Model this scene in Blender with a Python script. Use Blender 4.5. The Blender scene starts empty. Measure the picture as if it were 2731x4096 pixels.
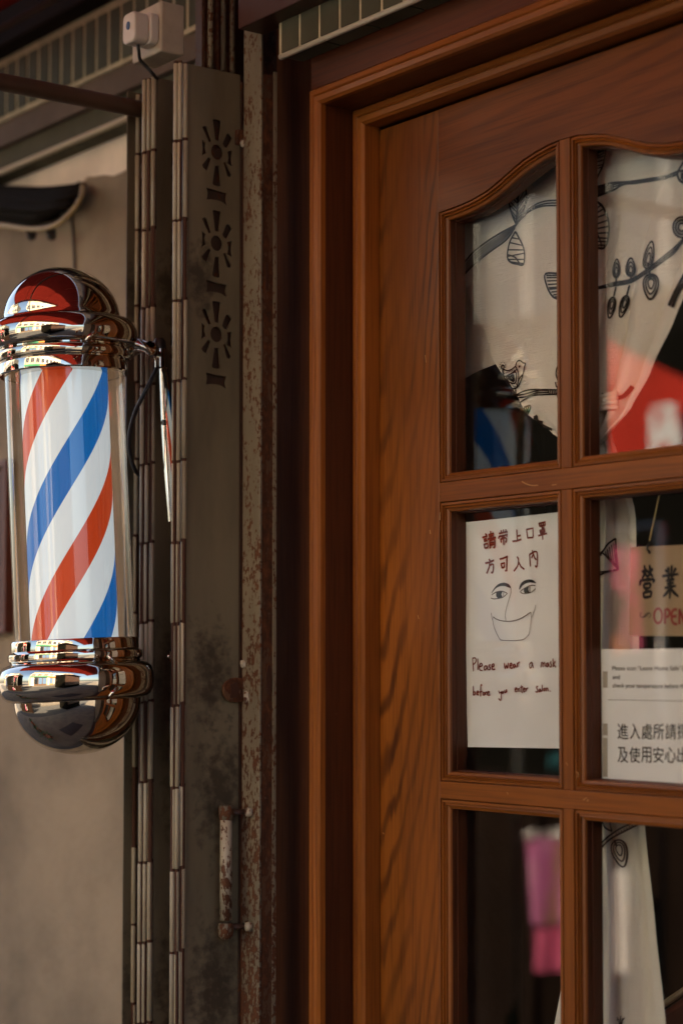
import bpy, bmesh, math, random
from mathutils import Vector, Matrix
random.seed(7)
R = math.radians
SC = bpy.context.scene
COL = SC.collection

# ------------------------------------------------------------------ camera
F_PX, W_PX, H_PX = 7963.0, 2731.0, 4096.0          # 70 mm lens on a 36 mm tall frame
CAM = Vector((1.883, -1.682, 1.30))
_a = math.pi - R(36.84)
_fh = Vector((math.cos(_a), math.sin(_a), 0))
RIGHT = Vector((math.sin(_a), -math.cos(_a), 0))
FWD = _fh * math.cos(R(3)) + Vector((0, 0, 1)) * math.sin(R(3))
UP = RIGHT.cross(FWD)
CX, CY = W_PX / 2, 2680 - F_PX * math.tan(R(3))
cam = bpy.data.cameras.new('camera')
camo = bpy.data.objects.new('camera', cam)
COL.objects.link(camo)
camo.matrix_world = Matrix((
    (RIGHT.x, UP.x, -FWD.x, CAM.x), (RIGHT.y, UP.y, -FWD.y, CAM.y),
    (RIGHT.z, UP.z, -FWD.z, CAM.z), (0, 0, 0, 1)))
cam.sensor_fit = 'VERTICAL'
cam.sensor_height = 36
cam.sensor_width = 24
cam.lens = F_PX * 36 / H_PX
cam.shift_y = (CY - H_PX / 2) / H_PX
cam.clip_start = 0.05
cam.clip_end = 400
cam.dof.use_dof = True
cam.dof.focus_distance = 2.66
cam.dof.aperture_fstop = 2.6
SC.camera = camo

# ------------------------------------------------------------------ world and sun
SUN_EL, SUN_AZ = R(42), R(-33)      # azimuth measured from +Y towards +X
wd = bpy.data.worlds.new('World')
SC.world = wd
wd.use_nodes = True
nt = wd.node_tree
sky = nt.nodes.new('ShaderNodeTexSky')
sky.sky_type = 'NISHITA'
sky.sun_disc = False
sky.sun_elevation = SUN_EL
sky.sun_rotation = SUN_AZ
sky.dust_density = 2.5
bg = nt.nodes['Background']
nt.links.new(sky.outputs[0], bg.inputs[0])
bg.inputs[1].default_value = 0.07
sl = bpy.data.lights.new('sun', 'SUN')
sl.energy = 5.0
sl.angle = R(0.6)
sl.color = (1, .86, .68)
so = bpy.data.objects.new('sun', sl)
COL.objects.link(so)
sd = Vector((math.sin(SUN_AZ) * math.cos(SUN_EL), math.cos(SUN_AZ) * math.cos(SUN_EL), math.sin(SUN_EL)))
so.rotation_euler = sd.to_track_quat('Z', 'Y').to_euler()
so.location = sd * 20
SC.view_settings.view_transform = 'Standard'
SC.view_settings.look = 'None'
SC.view_settings.gamma = 1
SC.view_settings.use_curve_mapping = False
SC.view_settings.exposure = 2.65
SC.cycles.max_bounces = 10
SC.cycles.glossy_bounces = 6
SC.cycles.transparent_max_bounces = 16
SC.cycles.caustics_reflective = False
SC.cycles.caustics_refractive = False

# ------------------------------------------------------------------ measuring: a pixel of the photograph -> a point on a plane of the place
def ray(px, py):
    return FWD * F_PX + RIGHT * (px - CX) - UP * (py - CY)
def onY(px, py, Y):
    d = ray(px, py); return CAM + d * ((Y - CAM.y) / d.y)
def onX(px, py, X):
    d = ray(px, py); return CAM + d * ((X - CAM.x) / d.x)

# ------------------------------------------------------------------ mesh helpers
class MB:
    def __init__(s):
        s.v, s.f, s.m = [], [], []
    def add(s, vs, fs, mi=0):
        o = len(s.v)
        s.v += [tuple(v) for v in vs]
        s.f += [tuple(i + o for i in f) for f in fs]
        s.m += [mi] * len(fs)
        return s
    def box(s, x0, x1, y0, y1, z0, z1, mi=0):
        return s.add([(x0,y0,z0),(x1,y0,z0),(x1,y1,z0),(x0,y1,z0),(x0,y0,z1),(x1,y0,z1),(x1,y1,z1),(x0,y1,z1)],
                     [(0,3,2,1),(4,5,6,7),(0,1,5,4),(1,2,6,5),(2,3,7,6),(3,0,4,7)], mi)
    def prism(s, poly, y0, y1, mi=0, axis='Y'):
        """poly: (a, b) pairs; axis Y -> (a, y, b); axis X -> (x, a, b)"""
        n = len(poly)
        mk = (lambda p, t: (p[0], t, p[1])) if axis == 'Y' else (lambda p, t: (t, p[0], p[1])) if axis == 'X' else (lambda p, t: (p[0], p[1], t))
        vs = [mk(p, y0) for p in poly] + [mk(p, y1) for p in poly]
        fs = [tuple(range(n)), tuple(range(2*n-1, n-1, -1))] + [(i, i+n, (i+1)%n+n, (i+1)%n) for i in range(n)]
        return s.add(vs, fs, mi)
    def tube(s, pts, r, n=10, mi=0, caps=True):
        pts = [Vector(p) for p in pts]
        rs = r if isinstance(r, (list, tuple)) else [r] * len(pts)
        vs, fs = [], []
        t0 = (pts[1] - pts[0]).normalized()
        ref = Vector((0, 0, 1)) if abs(t0.z) < .9 else Vector((1, 0, 0))
        a = t0.cross(ref).normalized()
        for i, p in enumerate(pts):
            t = (pts[min(i+1, len(pts)-1)] - pts[max(i-1, 0)]).normalized()
            a = (a - t * a.dot(t)).normalized()
            b = t.cross(a)
            for k in range(n):
                w = 2 * math.pi * k / n
                vs.append(p + (a * math.cos(w) + b * math.sin(w)) * rs[i])
        for i in range(len(pts) - 1):
            for k in range(n):
                fs.append((i*n+k, i*n+(k+1)%n, (i+1)*n+(k+1)%n, (i+1)*n+k))
        if caps:
            fs.append(tuple(range(n-1, -1, -1))); fs.append(tuple(range((len(pts)-1)*n, len(pts)*n)))
        return s.add(vs, fs, mi)
    def lathe(s, prof, n=64, c=(0, 0, 0), mi=0):
        vs, fs = [], []
        for r, z in prof:
            for k in range(n):
                w = 2 * math.pi * k / n
                vs.append((c[0] + r*math.cos(w), c[1] + r*math.sin(w), c[2] + z))
        for i in range(len(prof) - 1):
            for k in range(n):
                fs.append((i*n+k, i*n+(k+1)%n, (i+1)*n+(k+1)%n, (i+1)*n+k))
        return s.add(vs, fs, mi)
    def ribbon(s, pts, w, nrm=(0, -1, 0), mi=0):
        """flat stroke; pts 3D, w one width or one per point"""
        pts = [Vector(p) for p in pts]
        ws = w if isinstance(w, (list, tuple)) else [w] * len(pts)
        N = Vector(nrm); vs, fs = [], []
        for i, p in enumerate(pts):
            t = pts[min(i+1, len(pts)-1)] - pts[max(i-1, 0)]
            if t.length < 1e-9: t = Vector((1, 0, 0))
            b = N.cross(t).normalized() * ws[i] * .5
            vs += [p - b, p + b]
        for i in range(len(pts) - 1):
            fs.append((2*i, 2*i+1, 2*i+3, 2*i+2))
        return s.add(vs, fs, mi)
    def build(s, name, mats, parent=None, smooth=False, bevel=0, loc=None, auto=None, segs=2):
        me = bpy.data.meshes.new(name)
        me.from_pydata(s.v, [], s.f)
        mats = mats if isinstance(mats, (list, tuple)) else [mats]
        for m in mats: me.materials.append(m)
        me.polygons.foreach_set('material_index', s.m)
        bm = bmesh.new(); bm.from_mesh(me)
        bmesh.ops.remove_doubles(bm, verts=bm.verts, dist=1e-6)
        bmesh.ops.recalc_face_normals(bm, faces=bm.faces)
        if auto is not None:
            for e in bm.edges:
                e.smooth = not (len(e.link_faces) == 2 and e.calc_face_angle(0) > auto)
            smooth = True
        for f in bm.faces: f.smooth = smooth
        bm.to_mesh(me); bm.free()
        return link(name, me, parent, loc, bevel, segs)
def link(name, me, parent=None, loc=None, bevel=0, segs=2):
    o = bpy.data.objects.new(name, me)
    COL.objects.link(o)
    if parent is not None:
        o.parent = parent
        if loc is None:
            p = parent; off = Vector((0, 0, 0)); rot = False
            while p is not None:
                off += p.location; p = p.parent
            if not parent.get('local'): o.location = -off
    if loc is not None: o.location = loc
    if bevel:
        b = o.modifiers.new('edge', 'BEVEL'); b.width = bevel; b.segments = segs; b.limit_method = 'ANGLE'; b.angle_limit = R(50)
    return o
def tag(o, label=None, cat=None, group=None, kind=None):
    if label: o['label'] = label
    if cat: o['category'] = cat
    if group: o['group'] = group
    if kind: o['kind'] = kind
    return o
def thing(name, loc, label, cat, group=None):
    o = bpy.data.objects.new(name, None); COL.objects.link(o)
    o.location = loc; o.empty_display_size = .1
    return tag(o, label, cat, group)
def smooth_path(pts, k=4):
    """Catmull-Rom through 2D/3D points"""
    P = [Vector(p) for p in pts]
    if len(P) < 3: return P
    out = []
    for i in range(len(P) - 1):
        p0 = P[max(i-1, 0)]; p1 = P[i]; p2 = P[i+1]; p3 = P[min(i+2, len(P)-1)]
        for j in range(k):
            t = j / k
            out.append(.5 * ((2*p1) + (p2-p0)*t + (2*p0-5*p1+4*p2-p3)*t*t + (3*p1-p0-3*p2+p3)*t**3))
    out.append(P[-1]); return out

# ------------------------------------------------------------------ materials
def mat(name, col=(.5,.5,.5), rough=.5, metal=0, spec=.5, coat=0):
    m = bpy.data.materials.new(name); m.use_nodes = True
    b = m.node_tree.nodes['Principled BSDF']
    b.inputs['Base Color'].default_value = (*col, 1)
    b.inputs['Roughness'].default_value = rough
    b.inputs['Metallic'].default_value = metal
    b.inputs['Specular IOR Level'].default_value = spec
    b.inputs['Coat Weight'].default_value = coat
    return m
class NT:
    def __init__(s, m):
        s.m = m; s.t = m.node_tree; s.b = s.t.nodes.get('Principled BSDF')
    def n(s, typ, **kw):
        x = s.t.nodes.new('ShaderNode' + typ)
        for k, v in kw.items():
            if k.startswith('i_'):
                key = k[2:]
                key = int(key) if key.isdigit() else key.replace('_', ' ')
                x.inputs[key].default_value = v
            else: setattr(x, k, v)
        return x
    def l(s, a, b): s.t.links.new(a, b)
    def coords(s, scale=(1,1,1), rot=(0,0,0), rnd=True):
        tc = s.n('TexCoord')
        src = tc.outputs['Object']
        if rnd:
            oi = s.n('ObjectInfo'); mu = s.n('Math', operation='MULTIPLY'); mu.inputs[1].default_value = 7.3
            s.l(oi.outputs['Random'], mu.inputs[0])
            ad = s.n('VectorMath', operation='ADD'); s.l(src, ad.inputs[0]); s.l(mu.outputs[0], ad.inputs[1]); src = ad.outputs[0]
        mp = s.n('Mapping'); mp.inputs['Scale'].default_value = scale; mp.inputs['Rotation'].default_value = rot
        s.l(src, mp.inputs[0]); return mp.outputs[0]
    def noise(s, vec, scale, detail=4, rough=.55, dist=0):
        x = s.n('TexNoise'); x.inputs['Scale'].default_value = scale; x.inputs['Detail'].default_value = detail
        x.inputs['Roughness'].default_value = rough; x.inputs['Distortion'].default_value = dist
        s.l(vec, x.inputs['Vector']); return x.outputs['Fac']
    def ramp(s, fac, stops, interp='LINEAR'):
        x = s.n('ValToRGB'); cr = x.color_ramp; cr.interpolation = interp
        while len(cr.elements) < len(stops): cr.elements.new(.5)
        for e, (p, c) in zip(cr.elements, stops):
            e.position = p; e.color = (*c, 1) if len(c) == 3 else c
        s.l(fac, x.inputs[0]); return x.outputs['Color']
    def mix(s, fac, a, b, mode='MIX'):
        x = s.n('Mix', data_type='RGBA', blend_type=mode)
        for inp, v in ((0, fac), (6, a), (7, b)):
            if isinstance(v, (float, int)): x.inputs[inp].default_value = v
            elif isinstance(v, tuple): x.inputs[inp].default_value = (*v, 1)
            else: s.l(v, x.inputs[inp])
        return x.outputs[2]
    def math(s, op, a, b=None):
        x = s.n('Math', operation=op)
        for i, v in enumerate((a, b)):
            if v is None: continue
            if isinstance(v, (int, float)): x.inputs[i].default_value = v
            else: s.l(v, x.inputs[i])
        return x.outputs[0]
    def bump(s, h, strength=.3, dist=.002):
        x = s.n('Bump'); x.inputs['Strength'].default_value = strength; x.inputs['Distance'].default_value = dist
        s.l(h, x.inputs['Height']); s.l(x.outputs[0], s.b.inputs['Normal'])

def wood(name, along, slant=0, light=(.238,.075,.0095), dark=(.11,.032,.0045), rough=.40, density=70, warp=.085, lines=.8, spec=.3, coat=.05, cath=None):
    """varnished oak: growth-ring lines bent by a slow warp, plus fine pores; grain runs along X or Z"""
    m = mat(name, light, rough, spec=spec, coat=coat); t = NT(m)
    t.b.inputs['Coat Roughness'].default_value = .35
    v = t.coords((1, 1, 1))
    sp = t.n('SeparateXYZ'); t.l(v, sp.inputs[0])
    ac, al = (sp.outputs['X'], sp.outputs['Z']) if along == 'Z' else (sp.outputs['Z'], sp.outputs['X'])
    def stretched(a, l):
        return t.coords((a, a, l) if along == 'Z' else (l, a, a))
    slow = t.noise(stretched(4.5, 1.1), 1, 2, .45)
    mid = t.noise(stretched(26, 5), 1, 2, .5)
    fine = t.noise(stretched(330, 7), 1, 3, .6)
    vary = t.noise(stretched(11, 1.6), 1, 3, .6)
    x = t.math('ADD', t.math('ADD', ac, t.math('MULTIPLY', sp.outputs['Y'], .7)), t.math('MULTIPLY', al, slant))
    x = t.math('ADD', x, t.math('MULTIPLY', slow, warp))
    x = t.math('ADD', x, t.math('MULTIPLY', mid, .017))
    ph = t.math('MULTIPLY', x, density)
    if cath:          # nested arches: flat at x0, steeper away from it
        x0, k_, c_ = cath
        s2 = t.n('SeparateXYZ'); t.l(t.coords((1, 1, 1), rnd=False), s2.inputs[0])
        d = t.math('SUBTRACT', s2.outputs['X'], x0)
        ph = t.math('SUBTRACT', t.math('MULTIPLY', t.math('MULTIPLY', d, d), k_), t.math('MULTIPLY', s2.outputs['Z'], c_))
        ph = t.math('ADD', ph, t.math('MULTIPLY', slow, 3.0))
        ph = t.math('ADD', ph, t.math('ADD', t.math('MULTIPLY', mid, 1.5), t.math('MULTIPLY', fine, .30)))
    w = t.math('SINE', t.math('MULTIPLY', ph, 2 * math.pi))
    line = t.ramp(t.math('ADD', t.math('MULTIPLY', w, .5), .5), [(.50, (0,0,0)), (.97, (1,1,1))])
    amt = t.math('MULTIPLY', line, t.math('MULTIPLY', t.ramp(vary, [(.36,(.08,)*3),(.66,(1,1,1))]), lines))
    c = t.mix(amt, light, dark)
    pores = t.ramp(fine, [(.34, (.50,.46,.42)), (.54, (1,1,1))])
    c = t.mix(.6, c, pores, 'MULTIPLY')
    tone = t.ramp(t.noise(stretched(6, 1.2), 1, 4, .6), [(.28, (.58,.52,.48)), (.5, (.95,.93,.9)), (.72, (1.28,1.25,1.18))])
    c = t.mix(1.0, c, tone, 'MULTIPLY')
    wear = t.ramp(t.noise(t.coords((14, 14, 14)), 3, 5, .7), [(.68, (0,0,0)), (.78, (1,1,1))])
    c = t.mix(t.math('MULTIPLY', wear, .22), c, (.36,.17,.06))
    t.l(c, t.b.inputs['Base Color'])
    t.l(t.math('ADD', t.math('MULTIPLY', t.noise(t.coords((1,1,1)), 9, 5, .65), .35), rough - .18), t.b.inputs['Roughness'])
    t.bump(t.math('SUBTRACT', fine, t.math('MULTIPLY', amt, .5)), .16, .0005)
    return m
WV = wood('oak_upright', 'Z', .02, lines=.40, density=85, warp=.05)
WST = wood('oak_stile', 'Z', -.24, cath=(-.300, 215.0, 10.5), dark=(.058,.016,.003), lines=.95, density=40, warp=.20)
WH = wood('oak_level', 'X', .02, lines=.38, density=85, warp=.05)
WHT = wood('oak_top_rail', 'X', -.06, light=(.172,.050,.0065), dark=(.075,.020,.0035), lines=.65, density=30, warp=.20)
WFV = wood('frame_wood_upright', 'Z', .01, light=(.085,.023,.006), dark=(.048,.013,.0035), rough=.45, lines=.4, density=90, warp=.03)  # brown frame wood, darkened further to hold the shade of the reveals
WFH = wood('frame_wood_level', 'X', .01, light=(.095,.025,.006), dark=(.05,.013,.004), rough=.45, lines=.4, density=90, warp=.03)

def metal_paint(name, base, rustiness=.5, rough=.5, streak=True, spots=1.0, speck=.38, low=0):
    m = mat(name, base, rough); t = NT(m)
    v = t.coords((1, 1, .35) if streak else (1, 1, 1))
    n1 = t.noise(v, 38, 7, .68)
    n2 = t.noise(t.coords((1,1,.25)), 7, 5, .6)
    n3 = t.noise(t.coords((1,1,.6)), 120*spots, 4, .6)
    dirt = t.ramp(n2, [(.28, tuple(c*.42 for c in base)), (.56, base), (.85, tuple(min(1,c*1.22) for c in base))])
    lo = .74 - .34 * rustiness
    if low:
        sz_ = t.n('SeparateXYZ'); t.l(t.coords((1, 1, 1), rnd=False), sz_.inputs[0])
        lowz = t.math('MULTIPLY', t.math('SUBTRACT', 1.55, sz_.outputs['Z']), low); lowz.node.use_clamp = True
        n1 = t.math('ADD', n1, lowz)
    mask = t.ramp(t.math('ADD', t.math('MULTIPLY', n1, 1 - speck), t.math('MULTIPLY', n3, speck)), [(lo, (0,0,0)), (lo + .035, (1,1,1))])
    rust = t.ramp(n3, [(.3, (.030,.010,.004)), (.55, (.085,.028,.009)), (.8, (.17,.062,.020))])
    c = t.mix(mask, dirt, rust)
    t.l(c, t.b.inputs['Base Color'])
    t.l(t.math('ADD', t.math('MULTIPLY', mask, .35), rough - .05), t.b.inputs['Roughness'])
    t.bump(t.math('SUBTRACT', n3, mask), .35, .0008)
    return m
M_LEAF = metal_paint('gate_grey_paint', (.200,.168,.105), .20, .48, spots=.7)
M_TUBE = metal_paint('gate_tube_metal', (.42,.36,.245), .06, .38, spots=1.4, speck=.5)
M_RUSTPAINT = metal_paint('rusty_grey_paint', (.235,.195,.130), .62, .6, spots=1.7, speck=.60, low=.22)
M_RUST = metal_paint('deep_rust', (.12,.055,.022), .86, .75)
M_DARKRUST = metal_paint('brown_iron', (.055,.026,.014), .55, .6)
M_HANDLE = metal_paint('flaking_handle', (.50,.44,.33), .68, .45, spots=1.3, speck=.5)
M_BROWNPIPE = metal_paint('brown_pipe_paint', (.075,.038,.022), .4, .5)
M_BLACKRUST = mat('rusted_joint', (.060,.020,.008), .85)

M_CHROME = mat('chrome', (.57,.52,.44), .035, 1.0)
t = NT(M_CHROME); t.l(t.ramp(t.noise(t.coords((1,1,1)), 60, 5, .7), [(.35,(.03,)*3),(.75,(.085,)*3)]), t.b.inputs['Roughness'])

def glass(name, tint=(.985,.99,.985), ior=1.5, boost=.85):
    m = bpy.data.materials.new(name); m.use_nodes = True; nt_ = m.node_tree; nt_.nodes.clear()
    o = nt_.nodes.new('ShaderNodeOutputMaterial'); mx = nt_.nodes.new('ShaderNodeMixShader')
    tr = nt_.nodes.new('ShaderNodeBsdfTransparent'); tr.inputs[0].default_value = (*tint, 1)
    gl = nt_.nodes.new('ShaderNodeBsdfGlossy'); gl.inputs['Roughness'].default_value = .012; gl.inputs[0].default_value = (1,1,1,1)
    lw = nt_.nodes.new('ShaderNodeLayerWeight'); lw.inputs[0].default_value = .5
    pw = nt_.nodes.new('ShaderNodeMath'); pw.operation = 'POWER'; pw.inputs[1].default_value = 5
    r0 = ((ior - 1) / (ior + 1)) ** 2
    mu = nt_.nodes.new('ShaderNodeMath'); mu.operation = 'MULTIPLY_ADD'; mu.inputs[1].default_value = (1 - r0) * boost; mu.inputs[2].default_value = r0 * boost; mu.use_clamp = True
    L = nt_.links.new
    L(lw.outputs['Facing'], pw.inputs[0]); L(pw.outputs[0], mu.inputs[0]); L(mu.outputs[0], mx.inputs[0]); L(tr.outputs[0], mx.inputs[1]); L(gl.outputs[0], mx.inputs[2]); L(mx.outputs[0], o.inputs[0])
    return m
M_GLASS = glass('window_glass', ior=1.52, boost=.85)
M_TUBEGLASS = glass('glass_cylinder', (.93,.91,.88), 1.5, 1.3)

def plaster(name, base, scale=3, rough=.85, bump=.35, stain=.35):
    m = mat(name, base, rough); t = NT(m)
    v = t.coords((1,1,1), rnd=False)
    n = t.noise(v, scale, 7, .6); n2 = t.noise(v, 60, 4, .6); n3 = t.noise(t.coords((1,1,.25), rnd=False), 9, 5, .65)
    c = t.ramp(n, [(.3, tuple(x*(1-stain) for x in base)), (.6, base), (.85, tuple(min(1, x*1.15) for x in base))])
    c = t.mix(t.math('MULTIPLY', t.ramp(n3, [(.58,(0,0,0)),(.75,(1,1,1))]), .35), c, tuple(x*.5 for x in base))
    t.l(c, t.b.inputs['Base Color'])
    t.bump(t.math('ADD', n2, n), bump, .004)
    return m
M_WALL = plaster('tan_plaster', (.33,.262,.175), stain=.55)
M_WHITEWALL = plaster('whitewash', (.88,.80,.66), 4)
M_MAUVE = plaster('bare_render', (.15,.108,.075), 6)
M_GROUT = plaster('grout', (.58,.51,.33), 20, bump=.2)
M_TILE = mat('glazed_tile', (.155,.160,.125), .7, spec=.08); t = NT(M_TILE)
t.l(t.ramp(t.noise(t.coords((1,1,1)), 9, 4), [(.3,(.062,.062,.040)),(.7,(.105,.104,.072))]), t.b.inputs['Base Color'])
t.bump(t.noise(t.coords((1,1,1)), 25, 2), .15, .002)
M_TILEW = mat('pale_tile_trim', (.66,.62,.48), .3)

def cloth(name, base, transl=.35, weave=900, crease=.55):
    m = bpy.data.materials.new(name); m.use_nodes = True; t = NT(m); nd = t.t.nodes
    b = t.b; b.inputs['Roughness'].default_value = .9; b.inputs['Specular IOR Level'].default_value = .1
    v = t.coords((1,1,1), rnd=False)
    n = t.noise(v, 5, 4); c = t.ramp(n, [(.3, tuple(x*.86 for x in base)), (.7, base)])
    t.l(c, b.inputs['Base Color'])
    wv = t.math('ADD', t.noise(t.coords((weave,weave,40), rnd=False), 1, 2), t.noise(t.coords((40,40,weave), rnd=False), 1, 2))
    t.bump(t.math('ADD', t.math('MULTIPLY', wv, .25), t.noise(v, 11, 5, .55)), crease, .010)
    tl = nd.new('ShaderNodeBsdfTranslucent'); t.l(c, tl.inputs[0])
    mx = nd.new('ShaderNodeMixShader'); mx.inputs[0].default_value = transl
    t.l(b.outputs[0], mx.inputs[1]); t.l(tl.outputs[0], mx.inputs[2]); t.l(mx.outputs[0], nd['Material Output'].inputs[0])
    return m
M_CURTAIN = cloth('unbleached_cotton', (.93,.89,.78), .06)
M_PRINT = mat('black_print', (.022,.015,.012), .9, spec=.1)
M_PAPER = cloth('white_paper', (.90,.92,.90), .04, 300, .06)
M_INK = mat('red_brown_ink', (.14,.022,.012), .8, spec=.1)
M_INKRED = mat('red_ink_edge', (.40,.085,.045), .8, spec=.1)
M_INKBLACK = mat('black_ink', (.02,.016,.016), .8, spec=.1)
M_INKTHIN = mat('thin_pen', (.10,.07,.05), .8, spec=.1)
M_PRINTGREY = mat('printer_black', (.055,.045,.035), .8, spec=.1)
M_BOARD = plaster('sign_board', (.33,.235,.13), 8, .7, .05, .12)
M_SIGNRED = mat('sign_red', (.24,.018,.010), .7)
M_BRASS = mat('brass_chain', (.55,.42,.20), .35, 1.0)
M_BLACK = mat('black_rubber', (.012,.010,.009), .5)
M_WHITEPLASTIC = mat('white_plastic', (.66,.62,.55), .4)
M_SOCKET = plaster('aged_plastic', (.50,.43,.32), 14, .5, .05, .3)
M_BLUE = mat('blue_dot', (.02,.08,.20), .5)
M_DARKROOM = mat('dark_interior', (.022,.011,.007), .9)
M_DARKBEAM = plaster('dark_painted_board', (.018,.009,.005), 5, .95)
M_DARKBEAM.node_tree.nodes['Principled BSDF'].inputs['Specular IOR Level'].default_value = .1

# barber stripes: helix on the object's own axis
def stripes():
    m = mat('barber_stripes', (.8,.8,.8), .35); t = NT(m)
    tc = t.n('TexCoord'); sp = t.n('SeparateXYZ'); t.l(tc.outputs['Object'], sp.inputs[0])
    ang = t.math('ARCTAN2', sp.outputs['Y'], sp.outputs['X'])
    u = t.math('SUBTRACT', t.math('DIVIDE', sp.outputs['Z'], .2866), t.math('MULTIPLY', ang, 2 / (2 * math.pi)))
    u = t.math('ADD', u, STRIPE_PHASE)
    f = t.math('FRACT', u)
    f = t.math('FRACT', t.math('ADD', f, 1.0))
    W_, B_, R_ = (.56,.64,.68), (.002,.115,.40), (.42,.045,.010)
    c = t.ramp(f, [(0, W_), (.27, R_), (.50, W_), (.755, B_)], 'CONSTANT')
    t.l(c, t.b.inputs['Base Color'])
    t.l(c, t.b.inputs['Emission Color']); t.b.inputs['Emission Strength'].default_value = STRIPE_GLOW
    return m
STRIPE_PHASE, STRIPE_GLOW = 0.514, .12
M_STRIPES = stripes()

# ================================================================== SETTING
def structure(mb, name, m, **k):
    return tag(mb.build(name, m, **k), kind='structure')
M_PAVE = plaster('pavement_concrete', (.15,.125,.095), 2, .9)
M_ASPHALT = plaster('asphalt', (.055,.053,.05), 3, .9)
structure(MB().box(-40, 40, -2.4, -.13, -.15, 0), 'pavement', M_PAVE)
structure(MB().box(-120, 120, -120, 60, -.62, -.15), 'ground', plaster('earth', (.18,.16,.13), 1))
structure(MB().box(-40, 40, -7.2, -2.402, -.145, -.12), 'road', M_ASPHALT)
structure(MB().box(-40, 40, -9.4, -7.202, -.145, 0), 'pavement', M_PAVE)
# salon room behind the door
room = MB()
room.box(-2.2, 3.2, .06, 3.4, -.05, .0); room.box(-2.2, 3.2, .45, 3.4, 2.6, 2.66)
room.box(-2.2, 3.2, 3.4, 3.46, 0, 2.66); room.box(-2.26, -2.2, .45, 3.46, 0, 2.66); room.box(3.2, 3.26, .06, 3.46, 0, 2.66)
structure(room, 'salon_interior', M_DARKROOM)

# ---- wall around the door
YW = .045                              # face of the neighbouring plaster wall
wl = MB()
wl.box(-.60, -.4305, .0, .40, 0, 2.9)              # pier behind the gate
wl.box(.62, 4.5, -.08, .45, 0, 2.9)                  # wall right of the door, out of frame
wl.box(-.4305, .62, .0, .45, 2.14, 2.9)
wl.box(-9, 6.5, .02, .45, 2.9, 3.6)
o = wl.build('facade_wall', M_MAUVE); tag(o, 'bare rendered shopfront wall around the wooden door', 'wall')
nb = MB(); nb.box(-9, -.602, YW, .45, 0, 2.9)
o = nb.build('plaster_wall', M_WALL); tag(o, 'tan plaster wall in the background left of the barber pole', 'wall')

# ================================================================== DOOR
DX0, DX1, DZ1 = -.275, .470, 2.05
C1, C2 = (-.146, .087), (.107, .340)
ROWS = [(1.548, None), (1.154, 1.522), (.765, 1.131)]
AX = .097
ARC = [(0,1.9588),(.025,1.9575),(.05,1.9535),(.076,1.9475),(.107,1.936),(.125,1.9285),(.144,1.9222),(.165,1.9172),(.185,1.9143),(.21,1.9122),(.243,1.911)]
def arch_z(x):
    d = abs(x - AX)
    for (a, za), (b, zb) in zip(ARC, ARC[1:]):
        if d <= b:
            return za + (zb - za) * (d - a) / (b - a)
    return ARC[-1][1]
TH = .042
door = thing('panelled_door', (.0975, .02, 0), 'varnished oak door with arched top panes and dark grain', 'door')
MB().box(DX0, C1[0], 0, TH, .005, DZ1).build('stile', WST, door, bevel=.0012)
MB().box(C2[1], DX1, 0, TH, .005, DZ1).build('stile', WV, door, bevel=.0012)
N = 40
top = [(C1[0], DZ1), (C1[0], arch_z(C1[0]))]
top += [(C1[0] + (C2[1] - C1[0]) * i / N, arch_z(C1[0] + (C2[1] - C1[0]) * i / N)) for i in range(1, N)]
top += [(C2[1], arch_z(C2[1])), (C2[1], DZ1)]
MB().prism(top, 0, TH).build('top_rail', WHT, door)
for z0, z1 in ((1.522, 1.548), (1.131, 1.154)):
    MB().box(C1[0], C2[1], .0004, TH, z0, z1).build('cross_rail', WH, door, bevel=.001)
MB().box(C1[0], C2[1], .0004, TH, .62, .765).build('cross_rail', WH, door, bevel=.001)
MB().box(C1[0], C2[1], .012, TH - .01, .16, .62).build('kick_panel', WV, door)
MB().box(C1[0], C2[1], .0004, TH, .005, .16).build('bottom_rail', WH, door, bevel=.001)
for z0, z1 in ((1.548, 1.9583), (1.154, 1.522), (.765, 1.131)):
    MB().box(C1[1], C2[0], .0012, TH - .002, z0, z1).build('glazing_bar', WV, door, bevel=.001)
PROF = [(0,0),(.0004,.0040),(.0012,.0040),(.0014,.0016),(.0036,.0014),(.0044,.0012),(.0050,.0042),(.0080,.0030),(.0086,.0060),(.0120,.0072),(.0130,.0100),(.0130,.0180),(.0142,.0183),(.0142,.034)]
def offset_ring(poly, w):
    n = len(poly); out = []
    for i in range(n):
        p, a, b = Vector(poly[i]), Vector(poly[i-1]), Vector(poly[(i+1) % n])
        e1, e2 = (p - a).normalized(), (b - p).normalized()
        n1, n2 = Vector((-e1.y, e1.x)), Vector((-e2.y, e2.x))
        k = n1 + n2; k = k / max(.3, (1 + n1.dot(n2)))
        out.append(p + k * w)
    return out
def opening(x0, x1, z0, z1):
    """counter-clockwise outline of a pane opening (x, z)"""
    pl = [(x0, z0), (x1, z0)]
    if z1 is None:
        n = 22
        pl += [(x1 + (x0 - x1) * i / n, arch_z(x1 + (x0 - x1) * i / n)) for i in range(n + 1)]
    else: pl += [(x1, z1), (x0, z1)]
    return pl
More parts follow.
